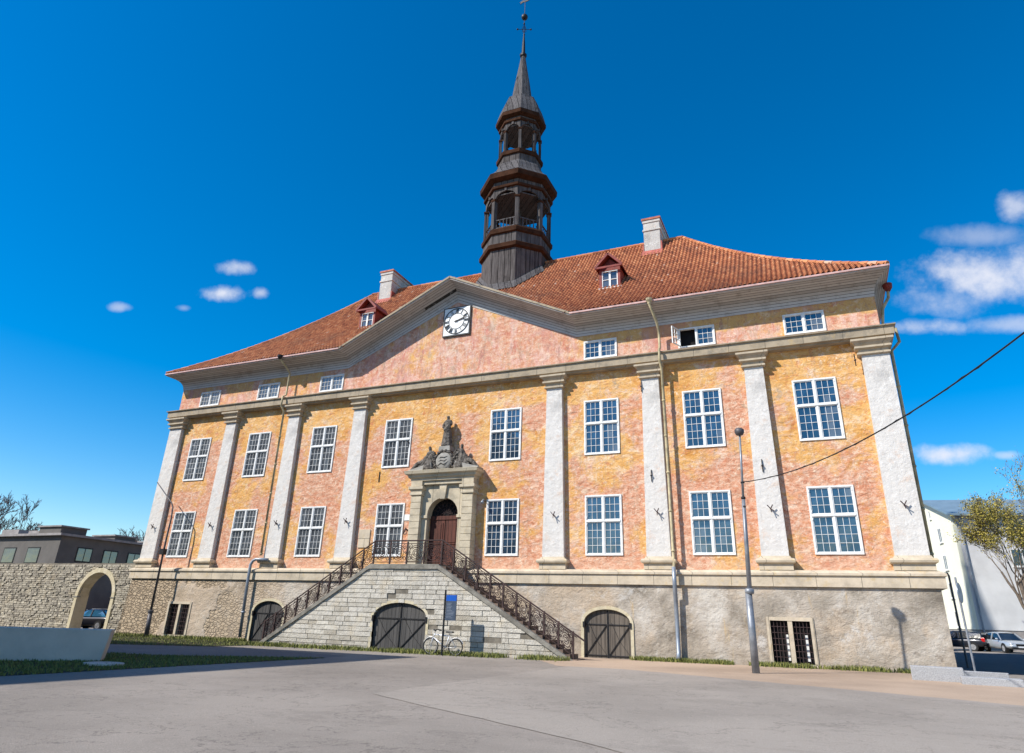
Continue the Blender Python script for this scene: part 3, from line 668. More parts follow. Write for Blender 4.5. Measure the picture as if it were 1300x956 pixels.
# tower --------------------------------------------------------------
TX, TY = .25, 8.0; OC = R(22.5)
tw = MB(); mb = tw
def octr(prof_, m=None): (m or mb).lathe(prof_, (TX,TY,0), 8, OC, cap=True)
octr([(2.75,22.0),(2.62,24.0),(2.60,26.6)]); octr([(2.60,27.05),(2.58,28.0)])
t = tw.build('tower', M['tower'], hall)
def oct_part(name, mat, pr):
    m = MB(); octr(pr, m); return m.build(name, M[mat], t)
for pr in ([(2.60,26.50),(2.84,26.60),(2.86,26.90),(2.62,27.08)],[(2.60,27.85),(2.74,27.92),(2.76,28.22),(2.60,28.40)],[(2.60,31.92),(2.74,31.96),(2.76,32.14),(2.62,32.18)],[(2.66,32.55),(3.06,32.72),(3.10,33.10),(3.02,33.20)],
           [(1.80,35.60),(1.90,35.66),(1.92,35.98),(1.78,36.06)],[(1.76,38.9),(1.84,38.94),(1.84,39.14),(1.7,39.16)],[(1.78,39.35),(2.10,39.50),(2.12,39.82),(2.0,39.92)]): oct_part('tower_cornice', 'tower_trim', pr)
def lantern(Rr, z0, zc, zt, colw, bal, name):
    lm = MB(); bl = MB(); cp = MB()
    ap = Rr*math.cos(PI/8); side = 2*Rr*math.sin(PI/8)
    for k in range(8):
        a = OC+2*PI*k/8; c = Vector((TX+math.cos(a)*(Rr-colw*.5), TY+math.sin(a)*(Rr-colw*.5), 0)); 
        lm.lathe([(colw*.72,z0),(colw*.72,zc)], (c.x,c.y,0), 4, a+PI/4)
        cp = MB(); cp.lathe([(colw*.80,zc-.14),(colw*1.0,zc-.06),(colw*1.0,zc+.05)], (c.x,c.y,0), 4, a+PI/4); cp.build('tower_capital', M['tower_trim'], t)
        # arched panel between posts
        am = a+PI/8; n = Vector((math.cos(am), math.sin(am), 0)); tt = Vector((-n.y, n.x, 0)); o = Vector((TX,TY,0))+n*(ap-.04)
        hw = side/2-colw*.45; pts = [(-side/2,zc)]+[(-hw*math.cos(PI*i/12), zc+(zt-zc)*.72*math.sin(PI*i/12)) for i in range(13)]+[(side/2,zc)]
        for (ua, za), (ub, zb) in zip(pts, pts[1:]):
            if abs(ua-ub) < 1e-6: continue
            P = [o+tt*ua+Vector((0,0,za)), o+tt*ub+Vector((0,0,zb)), o+tt*ub+Vector((0,0,zt)), o+tt*ua+Vector((0,0,zt))]; Q = [p-n*.14 for p in P]
            lm.add(P+Q, [(0,1,2,3),(7,6,5,4),(0,4,5,1)])
        kk = o+n*.03; lm.bar(kk+Vector((0,0,zc+(zt-zc)*.68)), kk+Vector((0,0,zt)), .16, .10)
        if bal:
            zr = z0+.78
            bl.bar(o-n*.1-tt*hw+Vector((0,0,zr)), o-n*.1+tt*hw+Vector((0,0,zr)), .09, .08); bl.bar(o-n*.1-tt*hw+Vector((0,0,z0+.1)), o-n*.1+tt*hw+Vector((0,0,z0+.1)), .09, .08)
            for i in range(6):
                q = o-n*.1+tt*(-hw+2*hw*(i+.5)/6); bl.lathe([(.03,z0+.1),(.06,z0+.28),(.03,z0+.5),(.045,z0+.62),(.03,zr)], (q.x,q.y,0), 6)
    l = lm.build(name, M['tower'], t); 
    if bal: bl.build('tower_balustrade', M['lead'], t)
lantern(2.60, 28.4, 31.0, 31.95, .30, True, 'lantern'); lantern(1.74, 36.0, 38.1, 38.92, .22, False, 'lantern')
for pr in ([(2.58,32.16),(2.60,32.60)],[(2.45,31.4),(2.45,31.5)],[(1.62,38.55),(1.62,38.65)],[(1.70,39.14),(1.74,39.4)],[(1.74,34.75),(1.76,35.62)]): oct_part('tower_frieze', 'tower', pr)
mb = MB()   # post at centre seen through the arches
mb.lathe([(.28,28.2),(.28,31.6)], (TX,TY,0), 8); mb.build('king_post', M['tower'], t); mb = MB(); mb.lathe([(.16,36),(.16,38.7)], (TX,TY,0), 8); mb.build('king_post', M['tower'], t)
oct_part('lantern_roof', 'lead', [(3.06,33.19),(2.75,33.45),(2.45,33.8),(2.2,34.3),(2.10,34.6),(2.08,34.62),(1.82,34.9),(1.80,35.0)])
oct_part('spire', 'lead', [(2.07,39.9),(1.93,40.5),(1.74,41.1),(1.52,41.65),(1.46,41.75),(1.42,41.95),(1.02,42.1),(.88,42.5),(.62,44.5),(.36,46.2),(.20,47.4),(.18,47.5)])
mb = MB(); mb.lathe([(.12,47.3),(.30,47.45),(.32,47.62),(.2,47.75),(.17,47.8),(.13,49.0),(.06,50.0),(.035,50.3),(.03,51.9)], (TX,TY,0), 10)
mb.ball((TX,TY,52.2), .30, 10); mb.tube([(TX,TY,52.4),(TX,TY,54.3)], .03, 6)
for a in (0, PI/2):
    d = Vector((math.cos(a+.4), math.sin(a+.4), 0)); c = Vector((TX,TY,50.7))
    mb.tube([c-d*.6, c+d*.6], .025, 5)
    for s in (-1,1): mb.ball(c+d*.6*s, .09, 6)
for k in range(4): a = k*PI/2+1.1; mb.tube([(TX,TY,50.3),(TX+.25*math.cos(a),TY+.25*math.sin(a),50.6),(TX+.1*math.cos(a),TY+.1*math.sin(a),51.1)], .02, 5)
mb.build('finial', M['iron'], t)
mb = MB(); mb.prism([(-.55,-.05),(-.2,.10),(.0,.0),(.35,.05),(.6,.3),(.75,.15),(.6,-.05),(.2,-.2),(-.2,-.16),(-.5,-.3),(-.4,-.12)], -.03, .03); mb.build('weathervane', M['iron'], t, (TX,TY,54.3))
mb = MB(); zt = 25.8   # lead apron where the shaft leaves the tiles
for k in range(8):
    a = OC+PI*2*k/8; b = OC+PI*2*(k+1)/8
    pa, pb = [(TX+2.72*math.cos(q), TY+2.72*math.sin(q)) for q in (a,b)]; qa, qb = [(TX+3.0*math.cos(q), TY+3.0*math.sin(q)) for q in (a,b)]
    rz = lambda p: prof(1-abs(p[1]-8)/RUN)
    mb.quad((qa[0],qa[1],rz(qa)+.12),(qb[0],qb[1],rz(qb)+.12),(pb[0],pb[1],rz(pb)+.5),(pa[0],pa[1],rz(pa)+.5))
mb.build('tower_flashing', M['lead'], t)

# portal -------------------------------------------------------------
mb = MB(); px = .12
for s in (-1,1):
    xi, xo = px+s*1.28, px+s*1.92; a, b = sorted((xi, xo))
    for k in range(11):
        z = 3.9+k*.345; mb.rbox(a, b, -.55, .02, z, z+.325, .004)
    mb.box(a+.02, b-.02, -.52, .02, 3.9, 7.7)
    mb.rings([[(a-q,-.55-q,z),(b+q,-.55-q,z),(b+q,.02,z),(a-q,.02,z)] for q,z in ((.0,7.70),(.07,7.74),(.07,7.84),(.03,7.86),(.05,7.98),(.14,8.05),(.14,8.2),(.02,8.22))])
    mb.box(a-.04, b+.04, -.60, .02, 8.22, 8.5)
    ji, jo = sorted((px+s*.95, px+s*1.28)); mb.box(ji, jo, -.28, .05, 3.9, 6.62); mb.box(ji-.05, jo-.003 if s > 0 else jo+.05, -.36, .05, 6.5, 6.66)
arch_ring(mb, px-.95, px+.95, 6.64, 6.66, 7.58, .02, -.28, .3)
# voussoir panel
p = arch_pts(px-.95, px+.95, 6.66, 7.58, 14)
q = [(px+(a-px)*1.0, a) for a, _ in p]
for i in range(14):
    (xa, za), (xb, zb) = p[i], p[i+1]; an = PI*(i+.5)/14
    mb.add([(xa,-.30+.0*i,za),(xb,-.30,zb),(px-1.9*math.cos(PI*(i+1)/14)*.82,-.30,6.66+1.75*math.sin(PI*(i+1)/14)),(px-1.9*math.cos(PI*i/14)*.82,-.30,6.66+1.75*math.sin(PI*i/14)),
            (xa,.2,za),(xb,.2,zb)], [(0,1,2,3),(0,4,5,1)])
mb.prism([(px-1.28,6.66)]+[(px-1.28,8.5),(px+1.28,8.5),(px+1.28,6.66)]+[(x,z) for x,z in reversed(arch_pts(px-.97,px+.97,6.66,7.60,14))], -.26, .02)
mb.prism([(px-.15,7.5),(px+.15,7.5),(px+.24,8.3),(px-.24,8.3)], -.42, -.24)
mb.box(px-1.28, px+1.28, -.50, .02, 8.30, 8.5)
mb.rings([[(px-1.98-q,-.60-q,z),(px+1.98+q,-.60-q,z),(px+1.98+q,.02,z),(px-1.98-q,.02,z)] for q,z in ((.0,8.50),(.02,8.62),(.12,8.68),(.16,8.80),(.28,8.86),(.32,8.98),(.32,9.04),(.0,9.08))])
po = mb.build('portal', M['portal'], hall, bevel=.012)
mb = MB(); mb.box(px-.95,px-.012,.12,.2,3.9,6.45); mb.box(px+.012,px+.95,.12,.2,3.9,6.45); mb.box(px-.95,px+.95,.08,.2,6.45,6.66)
for s in (-1,1):
    for z0,z1 in ((4.1,5.0),(5.15,6.3)):
        a,b = sorted((px+s*.12,px+s*.82)); mb.box(a,b,.09,.12,z0,z1); mb.box(a+.1,b-.1,.07,.09,z0+.1,z1-.1)
mb.build('door', M['door'], po, bevel=.01)
mb = MB(); arch_leaf(mb, px-.95, px+.95, 6.66, 6.67, 7.59, .2, .22); mb.build('fanlight_pane', M['dark'], po)
mb = MB()
for k in range(1,8): a = PI*k/8; mb.bar((px+.12*math.cos(a),.15,6.7+.12*math.sin(a)),(px+.93*math.cos(a),.15,6.67+.9*math.sin(a)),.02)
for k in range(8):
    a = PI*(k+.5)/8; mb.torus((px+.62*math.cos(a),.14,6.68+.60*math.sin(a)), .10, .012, 12, 4); mb.torus((px+.36*math.cos(a),.14,6.68+.34*math.sin(a)), .05, .010, 10, 4)
mb.build('fanlight_grille', M['rust'], po)

# carved group above the portal
def skin(name, verts, edges, radii, mat, parent, loc, sub=1, rot=0, sc=1):
    me = bpy.data.meshes.new(name); me.from_pydata([Vector(v)*sc for v in verts], edges, [])
    o = bpy.data.objects.new(name, me); C.objects.link(o)
    md = o.modifiers.new('s', 'SKIN'); o.modifiers.new('b', 'SUBSURF').levels = sub
    for i, r in enumerate(radii):
        rr = r if isinstance(r, tuple) else (r, r); me.skin_vertices[0].data[i].radius = (rr[0]*sc, rr[1]*sc)
    me.skin_vertices[0].data[0].use_root = True
    dg = bpy.context.evaluated_depsgraph_get(); me2 = bpy.data.meshes.new_from_object(o.evaluated_get(dg)); bpy.data.objects.remove(o)
    me2.materials.clear(); me2.materials.append(mat); me2.polygons.foreach_set('use_smooth', [True]*len(me2.polygons))
    o = bpy.data.objects.new(name, me2); C.objects.link(o); o.parent = parent; o.location = loc; o.rotation_euler = (0,0,rot); return o
# standing robed woman: one arm bent on the hip, the other raised to the breast with a book
V = [(0,0,.95),(0,0,1.15),(0,0,1.32),(0,-.01,1.45),(0,-.02,1.56),(0,-.03,1.68),
     (-.17,0,1.36),(-.30,-.03,1.16),(-.20,-.16,1.02),(-.12,-.20,1.02),
     (.17,0,1.36),(.26,-.04,1.14),(.12,-.20,1.20),(.05,-.22,1.26),
     (-.08,-.01,.75),(-.10,-.06,.45),(-.11,-.02,.12),(-.11,-.12,.05),
     (.09,.0,.75),(.10,.02,.45),(.10,.04,.12),(.11,-.08,.05)]
E_ = [(0,1),(1,2),(2,3),(3,4),(4,5),(2,6),(6,7),(7,8),(8,9),(2,10),(10,11),(11,12),(12,13),(0,14),(14,15),(15,16),(16,17),(0,18),(18,19),(19,20),(20,21)]
Rd = [(.17,.14),(.13,.11),(.19,.13),.06,.095,.085,.085,.075,.06,.05,.085,.075,.06,.05,.13,.12,.09,.05,.13,.12,.09,.05]
sg = MB(); sg.rings([[(q*(1+.10*math.sin(7*a))*math.cos(a)*1.0, q*(1+.10*math.sin(7*a))*.85*math.sin(a), z) for a in [2*PI*k/28 for k in range(28)]] for q, z in ((.30,.0),(.31,.1),(.27,.4),(.24,.7),(.19,.98),(.16,1.15),(.21,1.36),(.12,1.50))])
figmat = M['statue']
mb = MB(); mb.box(px-.36,px+.36,-.62,-.02,10.12,10.32); mb.box(px-.30,px+.30,-.56,-.02,9.9,10.12); mb.box(px-.33,px+.33,-.60,-.02,10.323,10.40)
ped = mb.build('statue_pedestal', M['shield'], po, bevel=.01)
st = skin('statue', V, E_, Rd, figmat, po, (px,-.34,10.40), 1, R(-8), 1.08)
sg.build('statue_robe', figmat, po, (px,-.34,10.40), smooth=True)
mb = MB(); mb.rings([[(-.18+.3*t_,-.26,1.0+.35*t_),(-.12+.3*t_,-.28,.85+.35*t_),(-.02+.3*t_,-.20,.7+.4*t_),(-.10+.3*t_,-.18,.9+.35*t_)] for t_ in (0,.5,1)]); mb.build('statue_sash', figmat, po, (px,-.32,10.42))
for s in (-1, 1):     # reclining figures either side, leaning towards the shield
    V2 = [(0,0,.42),(-.10*s*-1,0,.62),(.12*s*-1,-.02,.84),(.10*s*-1,-.03,.98),(.08*s*-1,-.06,1.08),(.06*s*-1,-.08,1.2),
          (.12*s*-1,-.14,.84),(.30*s*-1,-.22,.68),(.40*s*-1,-.20,.52),(.12*s*-1,.12,.84),(-.10*s*-1,.16,.62),(-.30*s*-1,.1,.55),
          (-.25*s*-1,-.12,.42),(-.48*s*-1,-.14,.40),(-.72*s*-1,-.12,.16),(-.85*s*-1,-.15,.08),(-.22*s*-1,.10,.36),(-.50*s*-1,.08,.28),(-.78*s*-1,.05,.10)]
    V2 = [(x*-1 if False else x, y, z) for x, y, z in V2]
    E2 = [(0,1),(1,2),(2,3),(3,4),(4,5),(2,6),(6,7),(7,8),(2,9),(9,10),(10,11),(0,12),(12,13),(13,14),(14,15),(0,16),(16,17),(17,18)]
    R2 = [(.18,.16),(.16,.13),(.16,.12),.06,.085,.08,.07,.055,.045,.07,.055,.045,.14,.12,.09,.05,.12,.10,.07]
    skin('statue', V2, E2, R2, figmat, po, (px+s*1.12,-.34,9.02), 1, sc=1.22)
    fm = MB(); fm.rings([[((px+s*(1.05+.55*t_))+.28*(1-.35*t_)*math.cos(a)*(1+.12*math.sin(6*a)), -.40+.22*math.sin(a)*(1+.12*math.sin(6*a)), 9.15+(.55-.42*t_)*(1 if math.sin(a*1.0) > -2 else 0)*k_) for a in [2*PI*q/20 for q in range(20)]] for t_, k_ in ((0,1.35),(.1,1.1),(.35,.9),(.7,.6),(1.0,.3))]); fm.rings([[(px+s*(1.02-.10*u_)+q_*math.cos(a)*(1+.10*math.sin(7*a)), -.40+q_*.8*math.sin(a)*(1+.10*math.sin(5*a)), 9.05+u_*1.1) for a in [2*PI*k/20 for k in range(20)]] for q_, u_ in ((.40,0),(.38,.25),(.30,.5),(.24,.68),(.27,.85),(.24,.97),(.08,1.06))]); fm.build('statue_robe', figmat, po, smooth=True)
    mb = MB(); mb.prism([(px+s*.72,9.05),(px+s*2.2,9.05),(px+s*2.25,9.12),(px+s*1.5,9.30),(px+s*.75,9.50)], -.66, -.05); mb.build('scroll_block', M['shield'], po, bevel=.03)
    mb = MB()       # drapery folds and wing-like volutes
    for k in range(6):
        u = k/5; mb.tube([(px+s*(.72+.9*u),-.55,9.2+.05*math.sin(k)),(px+s*(.80+.75*u),-.58,9.42-.1*u),(px+s*(.85+.4*u),-.50,9.72-.25*u)], [.05,.07,.03], 6)
    for k in range(5): mb.tube([(px+s*.50,-.45,9.3+.14*k),(px+s*.68,-.52,9.42+.15*k),(px+s*.80,-.42,9.40+.16*k)], [.05,.06,.03], 6)
    for k in range(22): mb.ball((px+s*random.uniform(.52,.95), random.uniform(-.62,-.45), random.uniform(9.12,9.75)), random.uniform(.05,.11), 6)
    mb.build('carved_ornament', M['statue'] if s < 0 else M['statue'], po, smooth=True)
mb = MB()     # cartouche
def oval(sc, y): return [(px+.50*sc*math.cos(a)*(1+.08*math.cos(2*a)), y, 9.56+.52*sc*math.sin(a)) for a in [2*PI*k/24 for k in range(24)]]
mb.rings([oval(1,-.1), oval(1,-.56), oval(.85,-.62), oval(.5,-.66), oval(.02,-.68)]); mb.build('cartouche', M['shield'], po, smooth=True)
mb = MB(); mb.tube([(x, -.60, z) for x, y, z in oval(1.06,0)]+[oval(1.06,-.60)[0]], .05, 6, caps=False)
for k in range(14): a = 2*PI*k/14; mb.ball((px+.56*math.cos(a), -.60, 9.56+.58*math.sin(a)), .085, 6)
for q_ in range(3): mb.tube([(px-.34+.04*q_,-.63,9.30+.19*q_),(px-.12,-.69,9.42+.17*q_),(px+.08,-.69,9.33+.2*q_),(px+.34-.04*q_,-.63,9.50+.14*q_)], .022, 6)
for s_ in (-1,1):
    for q_ in range(6): mb.tube([(px+s_*.56,-.5,9.35+.12*q_),(px+s_*(.70+.02*q_),-.60,9.50+.13*q_),(px+s_*(.86-.01*q_),-.48,9.42+.12*q_)], .045, 5)
for z_, w_ in ((9.98,.34),(10.05,.26)): mb.tube([(px-w_,-.5,z_-.08),(px,-.58,z_+.05),(px+w_,-.5,z_-.08)], .07, 6)
mb.build('cartouche_frame', figmat, po, smooth=True)

# small fittings on the facade
def fit(name, mb_, mat, loc=(0,0,0), **k): return mb_.build(name, mat, hall, loc, **k)
mb = MB(); mb.box(-.38,.38,-.05,0,-.5,.5); pq = fit('plaque', mb, M['band'], (-5.02,-.004,5.52), bevel=.01)
mb = MB(); mb.box(-.27,.27,-.03,0,-.16,.16); fit('notice_plate', mb, M['clockface'], (-2.18,-.004,6.62))
mb = MB(); mb.tube([(0,0,0),(0,-.3,.05),(0,-.35,-.05)], .03, 6); mb.ball((0,-.36,-.1), .09, 8); fit('wall_lamp', mb, M['zinc'], (2.55,0,7.35), smooth=True)
mb = MB(); mb.tube([(0,0,0),(-.02,-.25,.1),(.05,-.4,-.05),(-.05,-.42,-.22)], .035, 6); mb.torus((0,-.3,-.1), .13, .02, 14, 5); fit('lantern_bracket', mb, M['rust'], (-2.15,0,5.9))
mb = MB(); mb.box(-.035,.035,-.02,.0,-.3,.3); fit('wall_slot', mb, M['dark'], (-4.45,-.003,9.0)); 

def pipe(path, r, mat, name='drainpipe', collars=True):
    m = MB(); m.tube(path, r, 10)
    if collars:
        for a, b in zip(path, path[1:]):
            a = Vector(a); b = Vector(b); L = (b-a).length
            if L > 2.5:
                for k in range(1, int(L/1.8)+1): q = a+(b-a)*(k*1.8/L-.01); m.tube([q-(b-a).normalized()*.04, q+(b-a).normalized()*.04], r*1.35, 10)
    return m.build(name, mat, hall, smooth=True)
p1 = pipe([(12.15,-1.36,17.05),(12.15,-1.36,16.9),(12.35,-.7,16.1),(12.38,-.42,15.7),(12.38,-.42,14.75),(12.40,-.72,14.55),(12.40,-.72,13.9),(12.42,-.42,13.6),(12.46,-.42,4.1),(12.50,-.75,3.95)], .07, M['pipe'])
p2 = pipe([(12.50,-.75,3.98),(12.50,-.75,3.0),(12.48,-.62,2.8),(12.47,-.58,.45),(12.47,-.75,.22)], .095, M['zinc'])
mb = MB(); mb.lathe([(.08,-.2),(.10,-.1),(.17,.0),(.17,.12)], (12.15,-1.36,17.08), 10); mb.build('hopper_head', M['pipe'], p1)
p3 = pipe([(-12.45,-1.36,17.05),(-12.45,-1.3,16.95),(-12.30,-.75,16.5),(-12.25,-.42,16.2),(-12.25,-.42,14.7),(-12.25,-.70,14.5),(-12.25,-.70,13.9),(-12.24,-.38,13.6),(-12.10,-.38,4.60)], .065, M['pipe'])
p4 = pipe([(-11.3,-.60,4.33),(-12.2,-.60,4.36),(-12.42,-.62,4.28),(-12.50,-.68,4.05),(-12.50,-.68,3.2),(-12.42,-.62,.1)], .09, M['zinc'])
mb = MB(); mb.lathe([(.08,-.15),(.16,.0),(.17,.12)], (-12.45,-1.36,17.08), 10); mb.build('hopper_head', M['iron'], p3)
p5 = pipe([(23.2,.6,16.75),(23.15,.6,16.3),(22.8,.5,15.7),(22.68,.45,14.9),(23.15,.45,14.6),(23.2,.45,13.95),(22.8,.4,13.5),(22.75,.4,4.2)], .07, M['pipe'])
mb = MB(); mb.lathe([(.08,-.2),(.2,.0),(.22,.2)], (23.2,.6,16.8), 10); mb.build('hopper_head', M['redpaint'], p5)

# ------------------------------------------------------------------ staircase
stair = empty('stone_staircase', (0,-1.9,0), 'double stone staircase of grey limestone blocks leading up both sides to the portal', 'staircase')
SY = -3.5; LX0, LX1, LT = -1.95, 1.95, 3.84; FX0, FX1 = -8.45, 8.75
def toL(m): m.xf(Matrix.Translation((0,1.9,0)))
def topz(x):
    if x < LX0: return LT*(x-FX0)/(LX0-FX0)+G(FX0,0)*(LX0-x)/(LX0-FX0)
    if x > LX1: return LT*(FX1-x)/(FX1-LX1)
    return LT
AX0, AX1, AZS, AZT = -1.45, 1.50, 1.50, 2.12
mb = MB(); rr = random.Random(3)
z = -.45; row = 0
while z < LT:
    h = rr.choice((.19,.205,.22,.235)); z1 = min(z+h, LT); x = FX0-1+rr.uniform(-.6,0)
    while x < FX1+1:
        w = rr.choice((.35,.5,.62,.75,.9,1.1)); x1 = x+w; g = .011
        tone = min(1, max(0, rr.gauss(.62,.2))); d = rr.uniform(-.018,.02)
        if rr.random() < .03: d = .05; tone *= .5
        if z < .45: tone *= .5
        # clip the block to the sloping top and the opening
        n = 1 if (x > LX0 and x1 < LX1 and (x1 < AX0 or x > AX1 or z > AZT)) else max(1, int(w/.1))
        for k in range(n):
            a = x+w*k/n+(g if k == 0 else 0); b = x+w*(k+1)/n-(g if k == n-1 else 0); m_ = (a+b)/2
            lo = z+g; hi0 = min(z1, topz(a)-.04); hi1 = min(z1, topz(b)-.04)
            if AX0 < m_ < AX1: 
                u = (m_-(AX0+AX1)/2)/((AX1-AX0)/2); az = AZS+(AZT-AZS)*math.sqrt(max(0,1-u*u)); lo = max(lo, az)
            if hi0 <= lo+.01 or hi1 <= lo+.01: continue
            y = SY+d
            mb.add([(a,y,lo),(b,y,lo),(b,y,hi1-(g if hi1 == z1 else 0)),(a,y,hi0-(g if hi0 == z1 else 0)),(a,y+.2,lo),(b,y+.2,lo),(b,y+.2,hi1-g),(a,y+.2,hi0-g)],
                   [(0,1,2,3),(0,4,5,1),(3,2,6,7)]+([(0,3,7,4)] if k == 0 else [])+([(1,5,6,2)] if k == n-1 else []), tone)
        x = x1
    z = z1; row += 1
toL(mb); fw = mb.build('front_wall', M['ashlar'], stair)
mb = MB(); xs = [FX0,-7,-5,-3.5,LX0,AX0]+[AX0+(AX1-AX0)*k/16 for k in range(1,16)]+[AX1,LX1,3.5,5,7,FX1]
for a, b in zip(xs, xs[1:]):
    def lo(x):
        if not (AX0 <= a and b <= AX1): return -1.0
        u = (x-(AX0+AX1)/2)/((AX1-AX0)/2); return AZS+(AZT-AZS)*math.sqrt(max(0,1-u*u))
    mb.quad((a,SY+.035,lo(a)),(b,SY+.035,lo(b)),(b,SY+.035,topz(b)-.05),(a,SY+.035,topz(a)-.05))
toL(mb); mb.build('wall_mortar', M['joint'], stair)
# coping, steps and landing
mb = MB()
for a, b in ((FX0,LX0),(LX0,LX1),(LX1,FX1)):
    za, zb = topz(a), topz(b)
    mb.add([(a,SY-.07,za-.19),(b,SY-.07,zb-.19),(b,SY-.07,zb),(a,SY-.07,za),(a,SY+.18,za-.19),(b,SY+.18,zb-.19),(b,SY+.18,zb),(a,SY+.18,za)], [(0,1,2,3),(0,4,5,1),(3,2,6,7),(4,7,6,5),(0,3,7,4),(1,5,6,2)])
toL(mb); mb.build('coping', M['coping'], stair)
NS = 22
for s in (-1,1):
    x0, x1 = (LX1, FX1) if s > 0 else (LX0, FX0); zb = 0 if s > 0 else G(FX0,0)
    for k in range(NS):
        a = x0+(x1-x0)*k/NS; b = x0+(x1-x0)*(k+1)/NS; zt = zb+(LT-zb)*(1-k/NS)-.07
        aa, bb = sorted((a, b+s*.05)); mb = MB(); mb.rbox(aa, bb, SY+.10, -2.3, zt-.17, zt, .006, random.random()); a2, b2 = sorted((a, b)); mb.box(a2, b2, SY+.12, -2.35, -.3, zt-.171); toL(mb); mb.build('step', M['step'], stair)
mb = MB(); mb.box(LX0-.02, LX1+.02, SY-.02, -.56, LT-.16, LT+.03); mb.box(LX0, LX1, SY+.1, PY-.2, LT-.5, LT-.161)
toL(mb); mb.build('landing', M['coping'], stair)
gate(AX0, AX1, AZS, AZT, -.05, SY+.05, None, M['gate'], M['quoin'], .13)
go = bpy.data.objects['cellar_gate.002']; go.parent = stair; go.location = (go.location.x, go.location.y+1.9, go.location.z)
# wrought-iron railing with scroll panels
def rail_line(x): return topz(x)
post = MB(); posts_x = []
for a, b, n in ((FX0+.15,LX0,10),(LX0,LX1,4),(LX1,FX1-.15,10)):
    for k in range(n): posts_x.append(a+(b-a)*k/n)
posts_x.append(FX1-.15)
RY = SY+.24
rail_o = []
hr = MB(); path = [(FX0-.1,RY,topz(FX0)+.95),(LX0,RY,LT+1.15),(LX1,RY,LT+1.15),(FX1+.35,RY,topz(FX1+.35)+1.02)]
hr.tube(path, .035, 6); hr.tube([(x,y,z-.14) for x,y,z in path[:-1]]+[(FX1,RY,topz(FX1)+.95)], .018, 6); hr.tube([(FX0+.1,RY,topz(FX0)+.2),(LX0,RY,LT+.14),(LX1,RY,LT+.14),(FX1-.1,RY,topz(FX1)+.2)], .02, 6)
toL(hr); rl = hr.build('railing', M['rust'], stair)
for i, x in enumerate(posts_x):
    m = MB(); m.box(x-.032,x+.032,RY-.032,RY+.032,topz(x)-.03,topz(x)+1.10)
    if i % 4 == 1: m.tube([(x,RY,topz(x)+.62),(x,RY-.16,topz(x)+.2),(x,RY-.22,topz(x)-.12)], .02, 6)
    toL(m); m.build('baluster_post', M['rust'], rl)
def spiral(cx, cz, r, turns, ph, s):
    return [(cx+r*(1-.85*t)*math.cos(ph+s*2*PI*turns*t), cz+r*(1-.85*t)*math.sin(ph+s*2*PI*turns*t)) for t in [i/18 for i in range(19)]]
for i, (xa, xb) in enumerate(zip(posts_x, posts_x[1:])):
    m = MB(); w = xb-xa-.08; xm = (xa+xb)/2
    tz = lambda x, z: topz(xm)+z*.92+.06+(topz(min(max(x,xa),xb))-topz(xm))
    for r in (.08,.17,.27,.36):
        n_ = 20; ph = random.uniform(0,6); pts = [(xm+r*math.cos(ph+2*PI*k/n_)*min(1,w/.80), .56+r*1.05*math.sin(ph+2*PI*k/n_)) for k in range(int(n_*.86)+1)]
        m.tube([(x, RY, tz(x,z)) for x, z in pts], .017, 4, caps=False)
    for (u, v, r, ph, sg_) in ((-.36,.26,.13,0,1),(.36,.26,.13,PI,-1),(-.36,.87,.13,PI/2,-1),(.36,.87,.13,PI/2,1),(-.42,.56,.07,0,1),(.42,.56,.07,PI,-1)):
        pts = spiral(xm+u*w, v, r, 1.3, ph, sg_); m.tube([(x, RY+.008, tz(x,z)) for x, z in pts], .015, 4, caps=False)
    for k in range(8): a = k*PI/4+.2; m.bar((xm+.09*math.cos(a),RY,tz(xm,.56+.09*math.sin(a))),(xm+.16*math.cos(a+.4),RY,tz(xm,.56+.17*math.sin(a+.4))),.014)
    for u in (-.47, .47): x = xm+u*w; m.bar((x,RY+.02,topz(x)+.17),(x,RY+.02,topz(x)+.98),.012,.012)
    toL(m); m.build('scroll_panel', M['rust'], rl)

# ------------------------------------------------------------------ ground sheets
def sheet(name, poly_or_grid, mat, dz, label=None, kind='structure', jag=0):
    m = MB()
    m.add([(x, y, G(x,y)+dz) for x, y in poly_or_grid], [tuple(range(len(poly_or_grid)))])
    return tag(m.build(name, mat), label, kind=kind)
def strip(name, xs, ya, yb, mat, dz, jag=.15, seed=1, n=6):
    rg = random.Random(seed); m = MB(); A = [(x, ya(x)+rg.uniform(-jag,jag)) for x in xs]; B = [(x, yb(x)+rg.uniform(-jag,jag)) for x in xs]
    for i in range(len(xs)-1):
        for k in range(n):
            f0, f1 = k/n, (k+1)/n; L = lambda P, Q, f: (P[0]+(Q[0]-P[0])*f, P[1]+(Q[1]-P[1])*f)
            a, b, c, d = L(A[i],B[i],f0), L(A[i+1],B[i+1],f0), L(A[i+1],B[i+1],f1), L(A[i],B[i],f1)
            m.add([(x, y, G(x,y)+dz) for x, y in (a,b,c,d)], [(0,1,2,3)])
    return tag(m.build(name, mat), kind='structure')
def frange(a, b, s): return [a+s*i for i in range(int((b-a)/s)+1)]+[b]
m = MB(); gx = [-3000,-800,-300,-120,-60,-40]+frange(-36,36,4)+[40,60,120,300,800,3000]; gy = [-2000,-500,-150,-60,-40,-20,-10,-4,0,4,10,20,40,60,100,300,900,4000]
gx = sorted(set(gx))
for a, b in zip(gx, gx[1:]):
    for c, d in zip(gy, gy[1:]): m.add([(a,c,G(a,c)),(b,c,G(b,c)),(b,d,G(b,d)),(a,d,G(a,d))], [(0,1,2,3)])
tag(m.build('ground', M['asphalt']), 'warm grey asphalt square in front of the town hall', kind='structure')
gr_edge = lambda x: -7.6 if x < 12 else -7.6-(x-12)*.5
